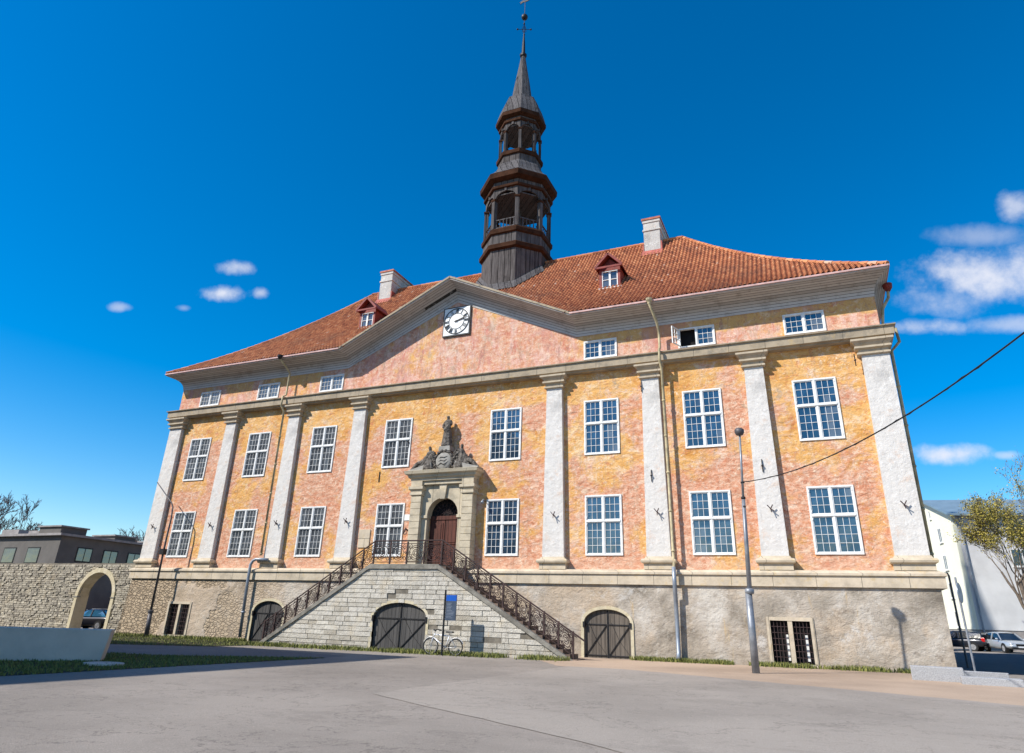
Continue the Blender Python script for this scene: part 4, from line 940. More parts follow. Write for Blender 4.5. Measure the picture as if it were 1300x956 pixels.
strip('gravel_strip', frange(6.6,24,.3), lambda x: PY, lambda x: gr_edge(x)+(.0 if x > 9.5 else (9.5-x)*1.6), M['gravel'], .004, .1, 2)
strip('asphalt_patch', frange(9.8,30,.5), lambda x: gr_edge(max(x,9.8))+.2, lambda x: -19-(x-9)*.6, M['asphalt2'], .008, .08, 3)
yu = lambda x: -6.4-.28*(x+6.5) if x > -6.5 else -6.4+.55*max(x+6.5,-9)
yl = lambda x: -13.6+.73*(x+3.5) if x > -3.5 else -13.6+.1*(x+3.5)
strip('footpath', frange(-32,1.0,.5), yu, yl, M['path'], .006, .05, 4)
strip('lawn', frange(-32,1.2,.4), lambda x: yl(x)-.05, lambda x: -24, M['lawn'], .008, .12, 5, 10)
strip('verge', frange(-33,-7.8,.4), lambda x: PY, lambda x: yu(x)+.05, M['lawn'], .005, .1, 6)
strip('side_road', frange(23.5,60,2), lambda x: 31, lambda x: 2, M['road'], .006, 0, 7)
strip('pavement', frange(23.5,60,2), lambda x: 33.5, lambda x: 31.05, M['asphalt2'], .009, 0, 8)
# grass blades along wall feet and over the lawn
def grass(name, label, spots, hmin, hmax):
    m = MB()
    for x, y in spots:
        h = random.uniform(hmin, hmax); a = random.uniform(0, PI); w = random.uniform(.008,.02)*(1+h*3); z = G(x,y); dx, dy = math.cos(a)*w, math.sin(a)*w; lx, ly = random.uniform(-.5,.5)*h, random.uniform(-.5,.5)*h
        m.add([(x-dx,y-dy,z),(x+dx,y+dy,z),(x+lx*.4+dx*.5,y+ly*.4+dy*.5,z+h*.6),(x+lx,y+ly,z+h)], [(0,1,2),(0,2,3)], random.random())
    o = m.build(name, M['grass'], fix=False); return tag(o, label, 'grass', kind='stuff')
def clump(x0, x1, y, wdt, n, dens=.5):
    out = []
    while len(out) < n:
        x = random.uniform(x0, x1)
        if noise.noise(Vector((x*.9, y*3, 3.1))) > -.15+random.uniform(-.3,.3): out.append((x, y-abs(random.gauss(0, wdt))))
    return out
sp = clump(10.4,22.3,PY-.03,.28,5200)+clump(-7.9,8.6,SY-.12,.45,7000)+clump(-22.7,-12,PY-.05,.5,3200)+clump(-9,-8.2,PY-.2,2.0,900)
grass('grass_fringe', 'fresh spring grass growing along the foot of the walls', sp, .05, .22)
sp = []
while len(sp) < 26000:
    x = random.uniform(-12, 1.25); y = random.uniform(-23.5, -10.2)
    if y < yl(x)-.1: sp.append((x, y))
while len(sp) < 34000:
    x = random.uniform(-24,-8); y = random.uniform(-11,-.6)
    if y > yu(x)+.1: sp.append((x, y))
grass('lawn_grass', 'dark mown grass on the shaded lawn left of the stairs', sp, .03, .09)

# ------------------------------------------------------------------ rubble wall with arch, left
sw = empty('stone_wall', (-28,.8,0), 'rough grey rubble wall with an arched passage, joined to the left end of the town hall', 'wall')
mb = MB(); rr = random.Random(8); WY = .45
A0, A1, AS, AT, WTOP = -28.75, -25.35, 2.05, 3.6, 4.25
z = -.5
def wtop(x): return WTOP+.06*noise.noise(Vector((x*.8,1,1)))
while z < WTOP:
    h = rr.uniform(.11,.17); x = -60+rr.uniform(0,.3)
    while x < -22.9:
        w = rr.uniform(.16,.42); x1 = min(x+w, -22.85); m_ = (x+x1)/2; keep = True
        if A0-.3 < m_ < A1+.3:
            u = (m_-(A0+A1)/2)/((A1-A0)/2+.3); az = AS+(AT+.3-AS)*math.sqrt(max(0,1-u*u))
            if z+h*.5 < az: keep = False
        if z+h > wtop(m_)+.02: keep = False
        if keep:
            d = rr.uniform(-.03,.045); g = .012; j = lambda: rr.uniform(-.014,.014)
            P = [(x+g,z+g),(x1-g,z+g),(x1-g,z+h-g),(x+g,z+h-g)]
            f = [(a+j(),WY+d+j(),b+j()) for a,b in P]; bk = [(a+(g if a < m_ else -g)*-1,WY+.12,b+(g if b < z+h/2 else -g)*-1) for a,b in P]
            mb.add(f+bk, [(0,1,2,3),(0,4,5,1),(1,5,6,2),(2,6,7,3),(3,7,4,0)], min(1,max(0,rr.gauss(.5,.22))))
        x = x1
    z += h
L0 = Matrix.Translation((28,-.8,0))
mb.xf(L0); mb.build('stone_facing', M['rubble'], sw)
mb = MB(); xs = [-60,-50,-40,A0]+[A0+(A1-A0)*k/16 for k in range(1,16)]+[A1,-22.9]
for a, b in zip(xs, xs[1:]):
    ins = A0 <= a and b <= A1
    def lo(x):
        u = (x-(A0+A1)/2)/((A1-A0)/2); return AS+(AT-AS)*math.sqrt(max(0,1-u*u)) if ins else -1
    for y in (WY+.09, WY+.75): mb.quad((a,y,lo(a)),(b,y,lo(b)),(b,y,WTOP-.03),(a,y,WTOP-.03))
mb.quad((-60,WY+.09,WTOP-.03),(-22.9,WY+.09,WTOP-.03),(-22.9,WY+.75,WTOP-.03),(-60,WY+.75,WTOP-.03)); mb.xf(L0); mb.build('wall_core', M['joint'], sw)
mb = MB(); arch_ring(mb, A0, A1, -.4, AS, AT, .30, WY-.05, WY+.8, True); mb.xf(L0); mb.build('arch_surround', M['quoin'], sw, bevel=.015)
mb = MB(); mb.box(A0-.36,A0+.02,WY-.08,WY+.2,1.98,2.06); mb.box(A1-.02,A1+.36,WY-.08,WY+.2,1.98,2.06); mb.xf(L0); mb.build('impost', M['coping'], sw)

# concrete bench wall in the shade
cb = empty('concrete_block_wall', (-6,-17,G(-6,-17)), 'low pale concrete wall end standing on the shaded lawn', 'concrete wall', rz=0)
a = Vector((-2.45,-16.4,0)); dirn = (Vector((-4.45,-18.4,0))-a).normalized(); nrm = Vector((dirn.y,-dirn.x,0))
mb = MB(); L = 16; wd = .75; h0 = -.05; h1 = .87
base = cb.location
def P3(u, v, z): q = a+dirn*u-nrm*v; return (q.x-base.x, q.y-base.y, z-base.z)
mb.add([P3(0,0,h0),P3(L,0,h0),P3(L,wd,h0),P3(0,wd,h0),P3(-.12,0,h1),P3(L,0,h1),P3(L,wd,h1),P3(-.12,wd,h1)], [(0,3,2,1),(4,5,6,7),(0,1,5,4),(1,2,6,5),(2,3,7,6),(3,0,4,7)])
c = mb.build('concrete_body', M['conc'], cb, bevel=.02)
mb = MB()
for u in (.45,.85,1.25,2.1,3.4): 
    p = Vector(P3(u,-.0,.40)); mb.tube([p+nrm*.004, p-nrm*.05], .03, 10)
mb.build('tie_hole', M['dark'], cb)
mb = MB(); rr = random.Random(2)
mb.hprism([(.55*math.cos(k/12*2*PI)*(1+.1*rr.random()), .5*math.sin(k/12*2*PI)) for k in range(12)], 0, .05)
tag(mb.build('manhole_slab', M['conc'], loc=(-.45,-17.9,.01)), 'flat pale slab lying in the shaded grass near the concrete wall', 'slab')

# granite blocks near right corner
for i, (x, y, w, d, h, lb) in enumerate(((21.6,-4.6,1.5,.55,.42,'speckled grey granite block at the right foot of the plinth, largest of the row'),(23.0,-3.9,1.3,.5,.30,'speckled granite block behind the pole of the round sign'),(22.9,-5.6,1.6,.5,.22,'low granite kerb block in front of the round sign'))):
    mb = MB(); mb.rbox(-w/2,w/2,-d/2,d/2,-.1,h,.015); o = mb.build('granite_block', M['granite'], loc=(x,y,G(x,y)), bevel=.02); o.rotation_euler = (0,0,R((-6,4,-3)[i])); tag(o, lb, 'granite block', 'granite blocks at the corner')

# ------------------------------------------------------------------ street lamps, sign, cable
lp = empty('street_lamp', (16.05,-5.7,G(16,-5.7)), 'tall grey steel street lamp with small round head before the right windows', 'street lamp')
mb = MB(); ln = .03
mb.tube([(0,0,0),(-.02+ln*1,0,2.6)], [.13,.12], 14); mb.lathe([(.12,2.55),(.16,2.58),(.16,2.70),(.10,2.75)], (.05,0,0), 14); mb.tube([(.06,0,2.7),(.16,0,6.0)], [.085,.065], 12); mb.tube([(.16,0,6.0),(.26,0,8.35)], [.045,.04], 10)
mb.build('pole', M['steel'], lp, smooth=True)
mb = MB(); mb.lathe([(.05,0),(.13,.03),(.18,.12),(.18,.24),(.11,.30),(.03,.32)], (.26,0,8.35), 14); mb.build('lamp_head', M['polegrey'], lp, smooth=True)
mb = MB(); mb.box(.12,.26,-.05,.05,6.5,6.56); mb.box(.13,.22,-.08,.08,5.6,5.66); mb.lathe([(.07,5.9),(.09,5.95),(.07,6.0)], (.16,0,0), 10); mb.build('bracket', M['iron'], lp)
lp2 = empty('street_lamp', (-19.25,-1.2,G(-19,-1.2)), 'dark street lamp whose arm bends out left over the first pilaster', 'street lamp')
mb = MB(); mb.tube([(0,0,0),(-.08,0,1.4)], [.14,.12], 12); mb.tube([(-.08,0,1.35),(-.15,0,5.5),(-.12,0,7.0),(-.2,0,7.7),(-.42,0,8.0),(-2.2,0,9.4)], [.075,.06,.05,.045,.04,.03], 10); mb.build('pole', M['polegrey'], lp2, smooth=True)
mb = MB(); mb.box(-.32,.02,-.16,.12,4.75,5.1); mb.build('junction_box', M['iron'], lp2); mb = MB(); mb.lathe([(.12,1.32),(.16,1.36),(.16,1.48),(.1,1.52)], (-.08,0,0), 12); mb.build('collar', M['polegrey'], lp2)
# utility pole outside the frame carries the cable
B = Vector((22.9,-18.2,7.9)); A_ = Vector((16.25,-5.7,6.68+.0)); Bend = B+(B-A_)*.35
up = empty('utility_pole', (Bend.x,Bend.y,G(Bend.x,Bend.y)), 'wooden pole at the right carrying the black overhead cable', 'utility pole')
mb = MB(); mb.tube([(0,0,0),(0,0,Bend.z+.4)], [.15,.11], 12); mb.build('pole', m_wood('pole_timber', (.12,.09,.06), (.22,.17,.12), stripes=False), up); mb = MB(); mb.lathe([(.05,0),(.07,.05),(.03,.12)], (0,0,Bend.z), 8); mb.build('insulator', M['paint'], up)
pts = [(A_+(Bend-A_)*t+Vector((0,0,-2.2*4*t*(1-t)*.5))) for t in [i/40 for i in range(41)]]
CAB = MB(); CAB.tube(pts, .018, 6); CAB.tube([p+Vector((.02*math.sin(i*2.5),0,.022*math.cos(i*2.5))) for i, p in enumerate(pts)], .01, 5)
tag(CAB.build('overhead_cable', M['black']), 'black overhead cable sagging from the lamp up to the right edge', 'cable')
# round traffic sign, edge-on
ts = empty('traffic_sign', (22.93,-2.85,G(23,-3)), 'round traffic sign seen nearly edge-on atop a thin grey pole by the right corner', 'traffic sign')
mb = MB(); mb.tube([(0,0,0),(0,0,3.3)], .035, 8); mb.build('pole', M['steel'], ts); mb = MB(); mb.tube([(0,-.01,0),(0,.02,0)], .34, 28); o = mb.build('sign_disc', M['zinc'], ts, (.05,.03,2.78)); o.rotation_euler = (0,0,R(70))
pl = empty('thin_street_lamp', (24.0,6.0,G(24,6)), 'thin dark lamp with short arm standing before the pale yellow gable', 'street lamp')
mb = MB(); mb.tube([(0,0,0),(0,0,3.9),(-.05,0,4.0)], .045, 8); mb.build('pole', M['polegrey'], pl); mb = MB(); mb.tube([(0,0,4.0),(-.7,0,4.03)], .035, 6); mb.box(-.75,-.4,-.07,.07,3.98,4.05); mb.build('lamp_arm', M['polegrey'], pl)

# info sign and bicycle ---------------------------------------------
si = empty('information_sign', (3.0,-4.5,G(3,-4.5)), 'slim dark information sign with blue top on a black post before the stair wall', 'information sign')
mb = MB(); mb.tube([(0,0,0),(0,0,2.65)], .045, 8); mb.build('post', M['black'], si)
mb = MB(); mb.box(.07,.58,-.03,.03,1.40,2.2); pn = mb.build('panel', M['panel'], si); mb = MB(); mb.box(.07,.58,-.032,.032,2.203,2.45); mb.build('panel_header', M['blue'], si)
mb = MB(); rr = random.Random(4)
for k in range(11): mb.box(.12,.12+rr.uniform(.2,.4),-.034,-.03,2.10-k*.06,2.115-k*.06)
mb.build('print_lines', M['textw'], pn)
mb = MB(); mb.box(.0,.07,-.02,.02,1.5,1.54); mb.box(.0,.07,-.02,.02,2.3,2.34); mb.build('bracket', M['black'], si)
M['bikeframe'] = m_plain('silver_bicycle_paint', (.66,.67,.69), .3, .08, 3, .3); M['tyre'] = m_plain('tyre_rubber', (.02,.02,.02), .8, .2); M['rim'] = m_plain('alloy', (.55,.55,.56), .3, .1, 5, .7)
bk = empty('bicycle', (3.0,-4.42,G(3,-4.4)), 'silver city bicycle leaning by the information sign post', 'bicycle', rz=R(4))
def wheel(x, rz, par):
    o = MB(); o.torus((0,0,0), .32, .028, 32, 8); w = o.build('wheel', M['tyre'], par, (x,0,.345)); w.rotation_euler = (0,0,rz)
    r = MB(); r.torus((0,0,0), .30, .014, 32, 6); r.tube([(0,-.05,0),(0,.05,0)], .022, 8); r.build('rim', M['rim'], w)
    s = MB()
    for k in range(18): q = 2*PI*k/18; s.bar((0,.03*(-1)**k,0),(.30*math.cos(q),0,.30*math.sin(q)),.0035)
    s.build('spoke', M['rim'], w)
wheel(-.60, R(16), bk); wheel(.60, 0, bk)
mb = MB()
hd = Vector((-.44,0,.86)); hb = Vector((-.49,0,.70)); bb = Vector((.12,0,.30)); se = Vector((.27,0,.80)); ra = Vector((.60,0,.345)); fa = Vector((-.60,0,.345))
for a_, b_, r_ in ((hd,hb,.028),(hb,bb,.026),(hd+Vector((.01,0,-.04)),se+Vector((-.02,0,-.04)),.024),(bb,se,.023)): mb.tube([a_,b_], r_, 8)
for y in (-.05,.05): mb.tube([hb,(-.52,y,.62),fa+Vector((0,y,0))], .018, 6); mb.tube([bb,ra+Vector((0,y,0))], .010, 6); mb.tube([se,ra+Vector((0,y,0))], .009, 6)
for cx_ in (-.6,.6): mb.tube([(cx_+.37*math.cos(q),0,.345+.37*math.sin(q)) for q in [R(20+i*14) for i in range(11)]], .012, 6)
mb.tube([(.60,.1,.36),(.5,.1,.74),(.75,.1,.74)], .008, 5)
mb.build('frame', M['bikeframe'], bk, smooth=True)
mb = MB(); mb.tube([(-.44,0,.84),(-.42,0,.98)], .015, 6); mb.tube([(-.30,-.28,.99),(-.42,-.2,1.02),(-.44,0,.98),(-.42,.2,1.02),(-.30,.28,.99)], .022, 6); mb.tube([(-.25,-.29,.98),(-.36,-.25,1.0)], .032, 6); mb.tube([(-.25,.29,.98),(-.36,.25,1.0)], .032, 6); mb.build('handlebar', M['black'], bk)
mb = MB(); mb.tube([(.26,0,.78),(.29,0,.90)], .014, 6); mb.rings([[(x,-w,.90),(x,w,.90),(x,w*.8,.965),(x,-w*.8,.965)] for x, w in ((.10,.03),(.20,.06),(.32,.11),(.44,.12))]); mb.build('saddle', M['black'], bk, bevel=.01)
mb = MB(); mb.torus((.12,-.04,.30), .09, .008, 20, 5); mb.bar((.12,-.06,.30),(.02,-.08,.16),.018); mb.bar((.12,.06,.30),(.22,.08,.44),.018); mb.box(-.02,.07,-.16,-.07,.145,.165); mb.box(.17,.27,.07,.16,.43,.45)
mb.tube([(.12,-.04,.39),(.60,-.04,.40)], .005, 4); mb.tube([(.12,-.04,.21),(.60,-.04,.30)], .005, 4); mb.build('crank', M['black'], bk)

# ------------------------------------------------------------------ cars
M['carglass'] = m_glass('car_glass', (.01,.013,.016), .05); M['carglass_blue'] = m_glass('car_glass_sky_tint', (.02,.09,.16), .03, ior=2.6)  # blue base colour carries the sky reflection of the windscreen
M['lampred'] = m_plain('tail_lamp', (.45,.01,.01), .2, .1); M['lampclear'] = m_plain('head_lamp', (.62,.64,.66), .15, .1, 5, .4); M['chrome'] = m_plain('chrome', (.6,.6,.6), .2, .1, 5, .9); M['platew'] = m_plain('number_plate', (.65,.66,.68), .4, .05); M['trim'] = m_plain('black_trim', (.015,.015,.016), .5, .2)
def carpaint(name, c):
    n = NT(name); n.b.inputs['Coat Weight'].default_value = .8; n.b.inputs['Coat Roughness'].default_value = .05; return n.fin(n.mix(n.step(n.noise(2,3),.3,.7), mscale(c,.95), mscale(c,1.05)), .35, metal=.35)
def car(label, loc, rz, col, wagon=False, glass='carglass', L=4.6):
    r = empty('parked_car', loc, label, 'car', None, rz); k = L/4.6; W = .89
    # front is +x
    st = [(-2.28,.62,.50,.80),(-2.22,.84,.42,.95),(-1.9,.88,.30,1.00 if not wagon else .98),(-1.2,W,.26,.97),(-.3,W,.25,.955),(.55,W,.25,.93),(1.0,W,.25,.915),(1.6,.87,.26,.85),(2.0,.84,.30,.76),(2.22,.72,.36,.66),(2.30,.55,.42,.58)]
    mb = MB(); rings = []
    for x, w, zb, zt in st:
        rings.append([(x*k,-w*.85,zb),(x*k,-w,zb+.12),(x*k,-w*1.01,(zb+zt)/2),(x*k,-w*.97,zt-.10),(x*k,-w*.86,zt-.02),(x*k,-w*.4,zt+.015),(x*k,w*.4,zt+.015),(x*k,w*.86,zt-.02),(x*k,w*.97,zt-.10),(x*k,w*1.01,(zb+zt)/2),(x*k,w,zb+.12),(x*k,w*.85,zb)])
    mb.rings(rings); pm = carpaint('car_paint_'+str(abs(hash(label)) % 97), col)
    b = mb.build('body', pm, r, smooth=True); s = b.modifiers.new('s', 'SUBSURF'); s.levels = s.render_levels = 1
    gs = [(-2.0,.74,.95,.96),(-1.35,.62,.95,1.40),(-.7,.62,.94,1.45),(0,.61,.93,1.44),(.35,.60,.92,1.38),(1.08,.72,.88,.93)] if not wagon else [(-2.15,.72,.95,1.0),(-2.0,.62,.95,1.40),(-1.0,.62,.94,1.47),(-.1,.61,.93,1.46),(.3,.60,.92,1.38),(1.08,.72,.88,.93)]
    mb = MB(); mb.rings([[(x*k,-.80,z0),(x*k,-w-.01,z1-.05),(x*k,-w+.12,z1),(x*k,w-.12,z1),(x*k,w+.01,z1-.05),(x*k,.80,z0)] for x, w, z0, z1 in gs]); mb.build('glasshouse', M[glass], r, smooth=False, bevel=.03)
    mb = MB(); a, e = (gs[1], gs[4]) 
    mid = [g for g in gs[1:5]]
    mb.rings([[(x*k,-w-.02,z1-.06),(x*k,-w+.10,z1+.012),(x*k,0,z1+.03),(x*k,w-.10,z1+.012),(x*k,w+.02,z1-.06)] for x, w, z0, z1 in mid], cap=False)
    for s in (-1,1):
        for (xa, za, wa), (xb, zb, wb) in (((1.08,.90,.80),(.32,1.38,.615)),((-.45,.92,.815),(-.42,1.43,.64)),((gs[0][0],.96,.80),(gs[1][0],1.38,.64))): mb.bar((xa*k,s*wa,za),(xb*k,s*wb,zb),.06,.07)
    mb.build('roof_panel', pm, r, smooth=False)
    for xw in (-1.38,1.40):
        for s in (-1,1):
            o = MB(); o.tube([(0,-.10,0),(0,.10,0)], .315, 20); w_ = o.build('wheel', M['tyre'], r, (xw*k,s*.80,.315))
            o = MB(); o.tube([(0,s*.085,0),(0,s*.108,0)], .21, 16)
            for q in range(5): o.bar((0,s*.112,0),(.19*math.cos(q*2*PI/5),s*.112,.19*math.sin(q*2*PI/5)),.03,.03)
            o.build('rim', M['rim'], w_)
            o = MB(); o.tube([(xw*k,s*.70,.34),(xw*k,s*.893,.34)], .36, 20); o.build('wheel_arch', M['trim'], r)
    for s in (-1,1):
        o = MB(); o.ball((2.12*k,s*.62,.66), .14, 8, (.9,1.2,.7)); o.build('headlight', M['lampclear'], r, smooth=True)
        o = MB(); o.box(-2.27*k,-2.02*k,s*.74-.09,s*.74+.09,.72,.93 if not wagon else 1.02); o.build('tail_light', M['lampred'], r, bevel=.02)
        o = MB(); o.ball((.82*k,s*.97,.97), .10, 8, (.6,1,.7)); o.build('mirror', pm, r, smooth=True)
    o = MB(); o.box(2.24*k,2.315*k,-.38,.38,.50,.66); o.build('grille', M['trim'], r, bevel=.015)
    o = MB(); o.box(2.30*k,2.34*k,-.26,.26,.40,.50); o.box(-2.32*k,-2.27*k,-.26,.26,.62,.73); o.build('number_plate', M['platew'], r)
    o = MB(); o.box(2.05*k,2.30*k,-.62,.62,.27,.36); o.box(-2.25*k,-2.1*k,-.7,.7,.32,.42); o.build('bumper_trim', M['trim'], r, bevel=.01)
    return r
car('silver saloon car parked at the right, its front towards the viewer', (31.1,35.6,G(31,36)), R(-76), (.42,.46,.50))
car('dark estate car parked behind the silver saloon with a red tail light showing', (28.0,37.4,G(28,37)), R(156), (.018,.02,.028), True)
car('dark car with blue sky reflected in its windscreen, nearest beyond the stone arch', (-33.6,5.6,G(-33,5)), R(188), (.015,.015,.02), False, 'carglass_blue')
car('white roofed car parked farther back beyond the stone arch', (-38.6,9.3,G(-38,9)), R(184), (.55,.57,.6), True, 'carglass')

# ------------------------------------------------------------------ neighbouring buildings
M['yellow'] = m_plain('pale_yellow_render', (.80,.78,.62), .9, .05, .6); M['paleblue'] = m_plain('pale_lilac_render', (.60,.60,.60), .9, .10, .5); M['found'] = m_plain('grey_foundation', (.27,.25,.24), .9, .2, 2); M['metalroof'] = m_plain('blue_grey_metal_roof', (.17,.24,.29), .4, .1, 1)
yb = empty('yellow_gabled_block', (30.2,41.6,G(30,41)), 'four-storey block with pale yellow gable end and blue-grey metal roof at far right', 'apartment block', rz=R(10))
LY, WYb, ZF, ZEe, ZR = 40, 12.4, 1.62, 11.55, 13.65
mb = MB(); mb.prism([(0,ZF),(0,ZEe),(WYb/2,ZR-.05),(WYb,ZEe),(WYb,ZF)], 0, .3); mb.xf(Matrix(((0,1,0,0),(1,0,0,0),(0,0,1,0),(0,0,0,1))))
wins = [(2.9+0*i, 3.7, 9.0-2.55*i-1.2, 9.0-2.55*i) for i in range(4)]
mb.build('gable_wall', M['yellow'], yb)
mb = MB(); mb.box(.302,LY,0,.25,ZF,ZEe); mb.box(LY,LY+.3,0,WYb,ZF,ZEe); mb.box(.302,LY,WYb-.25,WYb,ZF,ZEe); mb.build('long_wall', M['paleblue'], yb)
mb = MB(); mb.box(.05,LY,.05,WYb-.05,-.6,ZF+.02); mb.build('foundation', M['found'], yb)
mb = MB(); o_ = .55
for s, y0, y1 in ((0,-o_,WYb/2),(1,WYb+o_,WYb/2)):
    ze = ZEe-.1; mb.add([(-.5,y0,ze),(LY+.5,y0,ze),(LY+.5,y1,ZR+.12),(-.5,y1,ZR+.12),(-.5,y0,ze-.16),(LY+.5,y0,ze-.16),(LY+.5,y1,ZR-.04),(-.5,y1,ZR-.04)], [(0,1,2,3),(4,5,6,7),(0,1,5,4),(0,3,7,4),(1,2,6,5)])
mb.box(-.45,LY,-o_-.1,-o_+.02,ZEe-.3,ZEe-.12); mb.build('roof', M['metalroof'], yb)
mb = MB(); mb.box(14,15,WYb/2-.4,WYb/2+.5,ZR-.6,ZR+1.1); mb.build('chimney', M['chimcap'], yb)
mb = MB(); mb.tube([(.6,-.1,ZEe-.3),(.6,-.12,.6)], .07, 8); mb.build('drainpipe', M['zinc'], yb)
def simple_win(par, u, z, w, h, face, cols=2):
    if face == 'g': T = lambda a, y, c: (-y, u+a, z+c)
    else: T = lambda a, y, c: (u+a, -y, z+c)
    m = MB()
    def bx(a0,a1,y0,y1,c0,c1):
        p = [T(a0,y0,c0),T(a1,y0,c0),T(a1,y1,c0),T(a0,y1,c0),T(a0,y0,c1),T(a1,y0,c1),T(a1,y1,c1),T(a0,y1,c1)]; m.add(p, [(0,3,2,1),(4,5,6,7),(0,1,5,4),(1,2,6,5),(2,3,7,6),(3,0,4,7)])
    bx(0,w,.01,.05,0,.08); bx(0,w,.01,.05,h-.08,h); bx(0,.08,.012,.048,.08,h-.08); bx(w-.08,w,.012,.048,.08,h-.08)
    for k in range(1,cols): bx(w*k/cols-.04,w*k/cols+.04,.012,.048,.08,h-.08)
    bx(-.08,w+.08,.0,.12,-.08,0)
    o = m.build('window', M['paint'], par); m = MB(); g = m
    p = [T(.02,.02,.02),T(w-.02,.02,.02),T(w-.02,.02,h-.02),T(.02,.02,h-.02)]; m.add(p, [(0,1,2,3)]); m.build('pane', M['carglass'], o)
for i in range(4):
    z = ZEe-1.9-2.5*i
    for u in (3.3, 7.4): simple_win(yb, u, z-.35, .85, 1.35, 'g')
    for u in (4.1,8.6,13.1,17.6,22,26): simple_win(yb, u, z-.25, 2.6, 1.5, 'l', 3)
simple_win(yb, 5.2, ZEe+.2, .4, .8, 'g', 1)

M['greyrend'] = m_plain('grey_render', (.13,.12,.11), .9, .12, .8)
gb = empty('grey_workshop_building', (-42.4,7,G(-42,7)), 'long low grey building with flat stepped roof behind the rubble wall', 'workshop building')
mb = MB(); mb.box(-30,0,0,30,-.5,7.35); mb.build('wall', M['greyrend'], gb)
mb = MB(); mb.box(-30.1,.35,-.35,30,7.353,7.55); mb.build('roof', M['found'], gb)
for y0, y1, h in ((-.1,2.3,.55),(5.2,7.4,.35),(10.2,13.0,.30)):
    mb = MB(); mb.box(-3.2,-.2,y0,y1,7.553,7.553+h); o = mb.build('roof_light', M['greyrend'], gb); mb = MB(); mb.box(-3.35,-.05,y0-.15,y1+.15,7.556+h,7.68+h); mb.build('roof_light_cap', M['found'], gb)
for x0, x1, h in ((-9.5,-7,.5),(-5.5,-3.6,.35)): mb = MB(); mb.box(x0,x1,.4,3,7.553,7.553+h); mb.build('roof_light', M['found'], gb)
for k in range(6):
    y = 1.7+2.55*k; mb = MB(); mb.box(.0,.03,y,y+1.5,5.3,6.55); o = mb.build('window', M['trim'], gb); mb = MB(); mb.box(.032,.04,y+.1,y+.72,5.4,6.45); mb.box(.032,.04,y+.80,y+1.4,5.4,6.45); mb.build('pane', M['carglass'], o)
for k in range(8):
    x = -28+3.4*k; mb = MB(); mb.box(x,x+1.8,-.03,0,5.0,6.4); o = mb.build('window', M['trim'], gb); mb = MB(); mb.box(x+.1,x+1.7,-.04,-.032,5.1,6.3); mb.build('pane', M['carglass'], o)
# building outside the frame whose shadow lies over the lawn
ob = empty('square_side_block', (-30,-42,G(-30,-42)), 'tall plain apartment block beyond the left edge shading the lawn', 'apartment block')
M['blockrend'] = m_plain('block_render', (.42,.40,.37), .9, .08, .3)
mb = MB(); mb.box(-20,16.7,-18,17.2,-.5,21.6); mb.build('wall', M['blockrend'], ob); mb = MB(); mb.box(-20,16.85,-18,17.35,21.603,22.0); mb.build('roof', M['found'], ob)
for i in range(7):
    for k in range(9): simple_win(ob, -18+3.6*k, 1.2+2.9*i, 1.8, 1.5, 'l', 2)
for o in [c for c in ob.children if c.name.startswith('window')]: o.location.y = 17.21; o.scale.y = -1
bw = empty('garden_wall', (-36,16,G(-36,16)), 'dark stone retaining wall seen through the arch', 'wall')
mb = MB(); mb.box(-6,14,0,.6,-.5,3.3); mb.build('wall_body', M['rubble'], bw); mb = MB(); mb.box(-6,14,-.05,.65,1.45,1.9); mb.build('concrete_rail', M['conc'], bw)

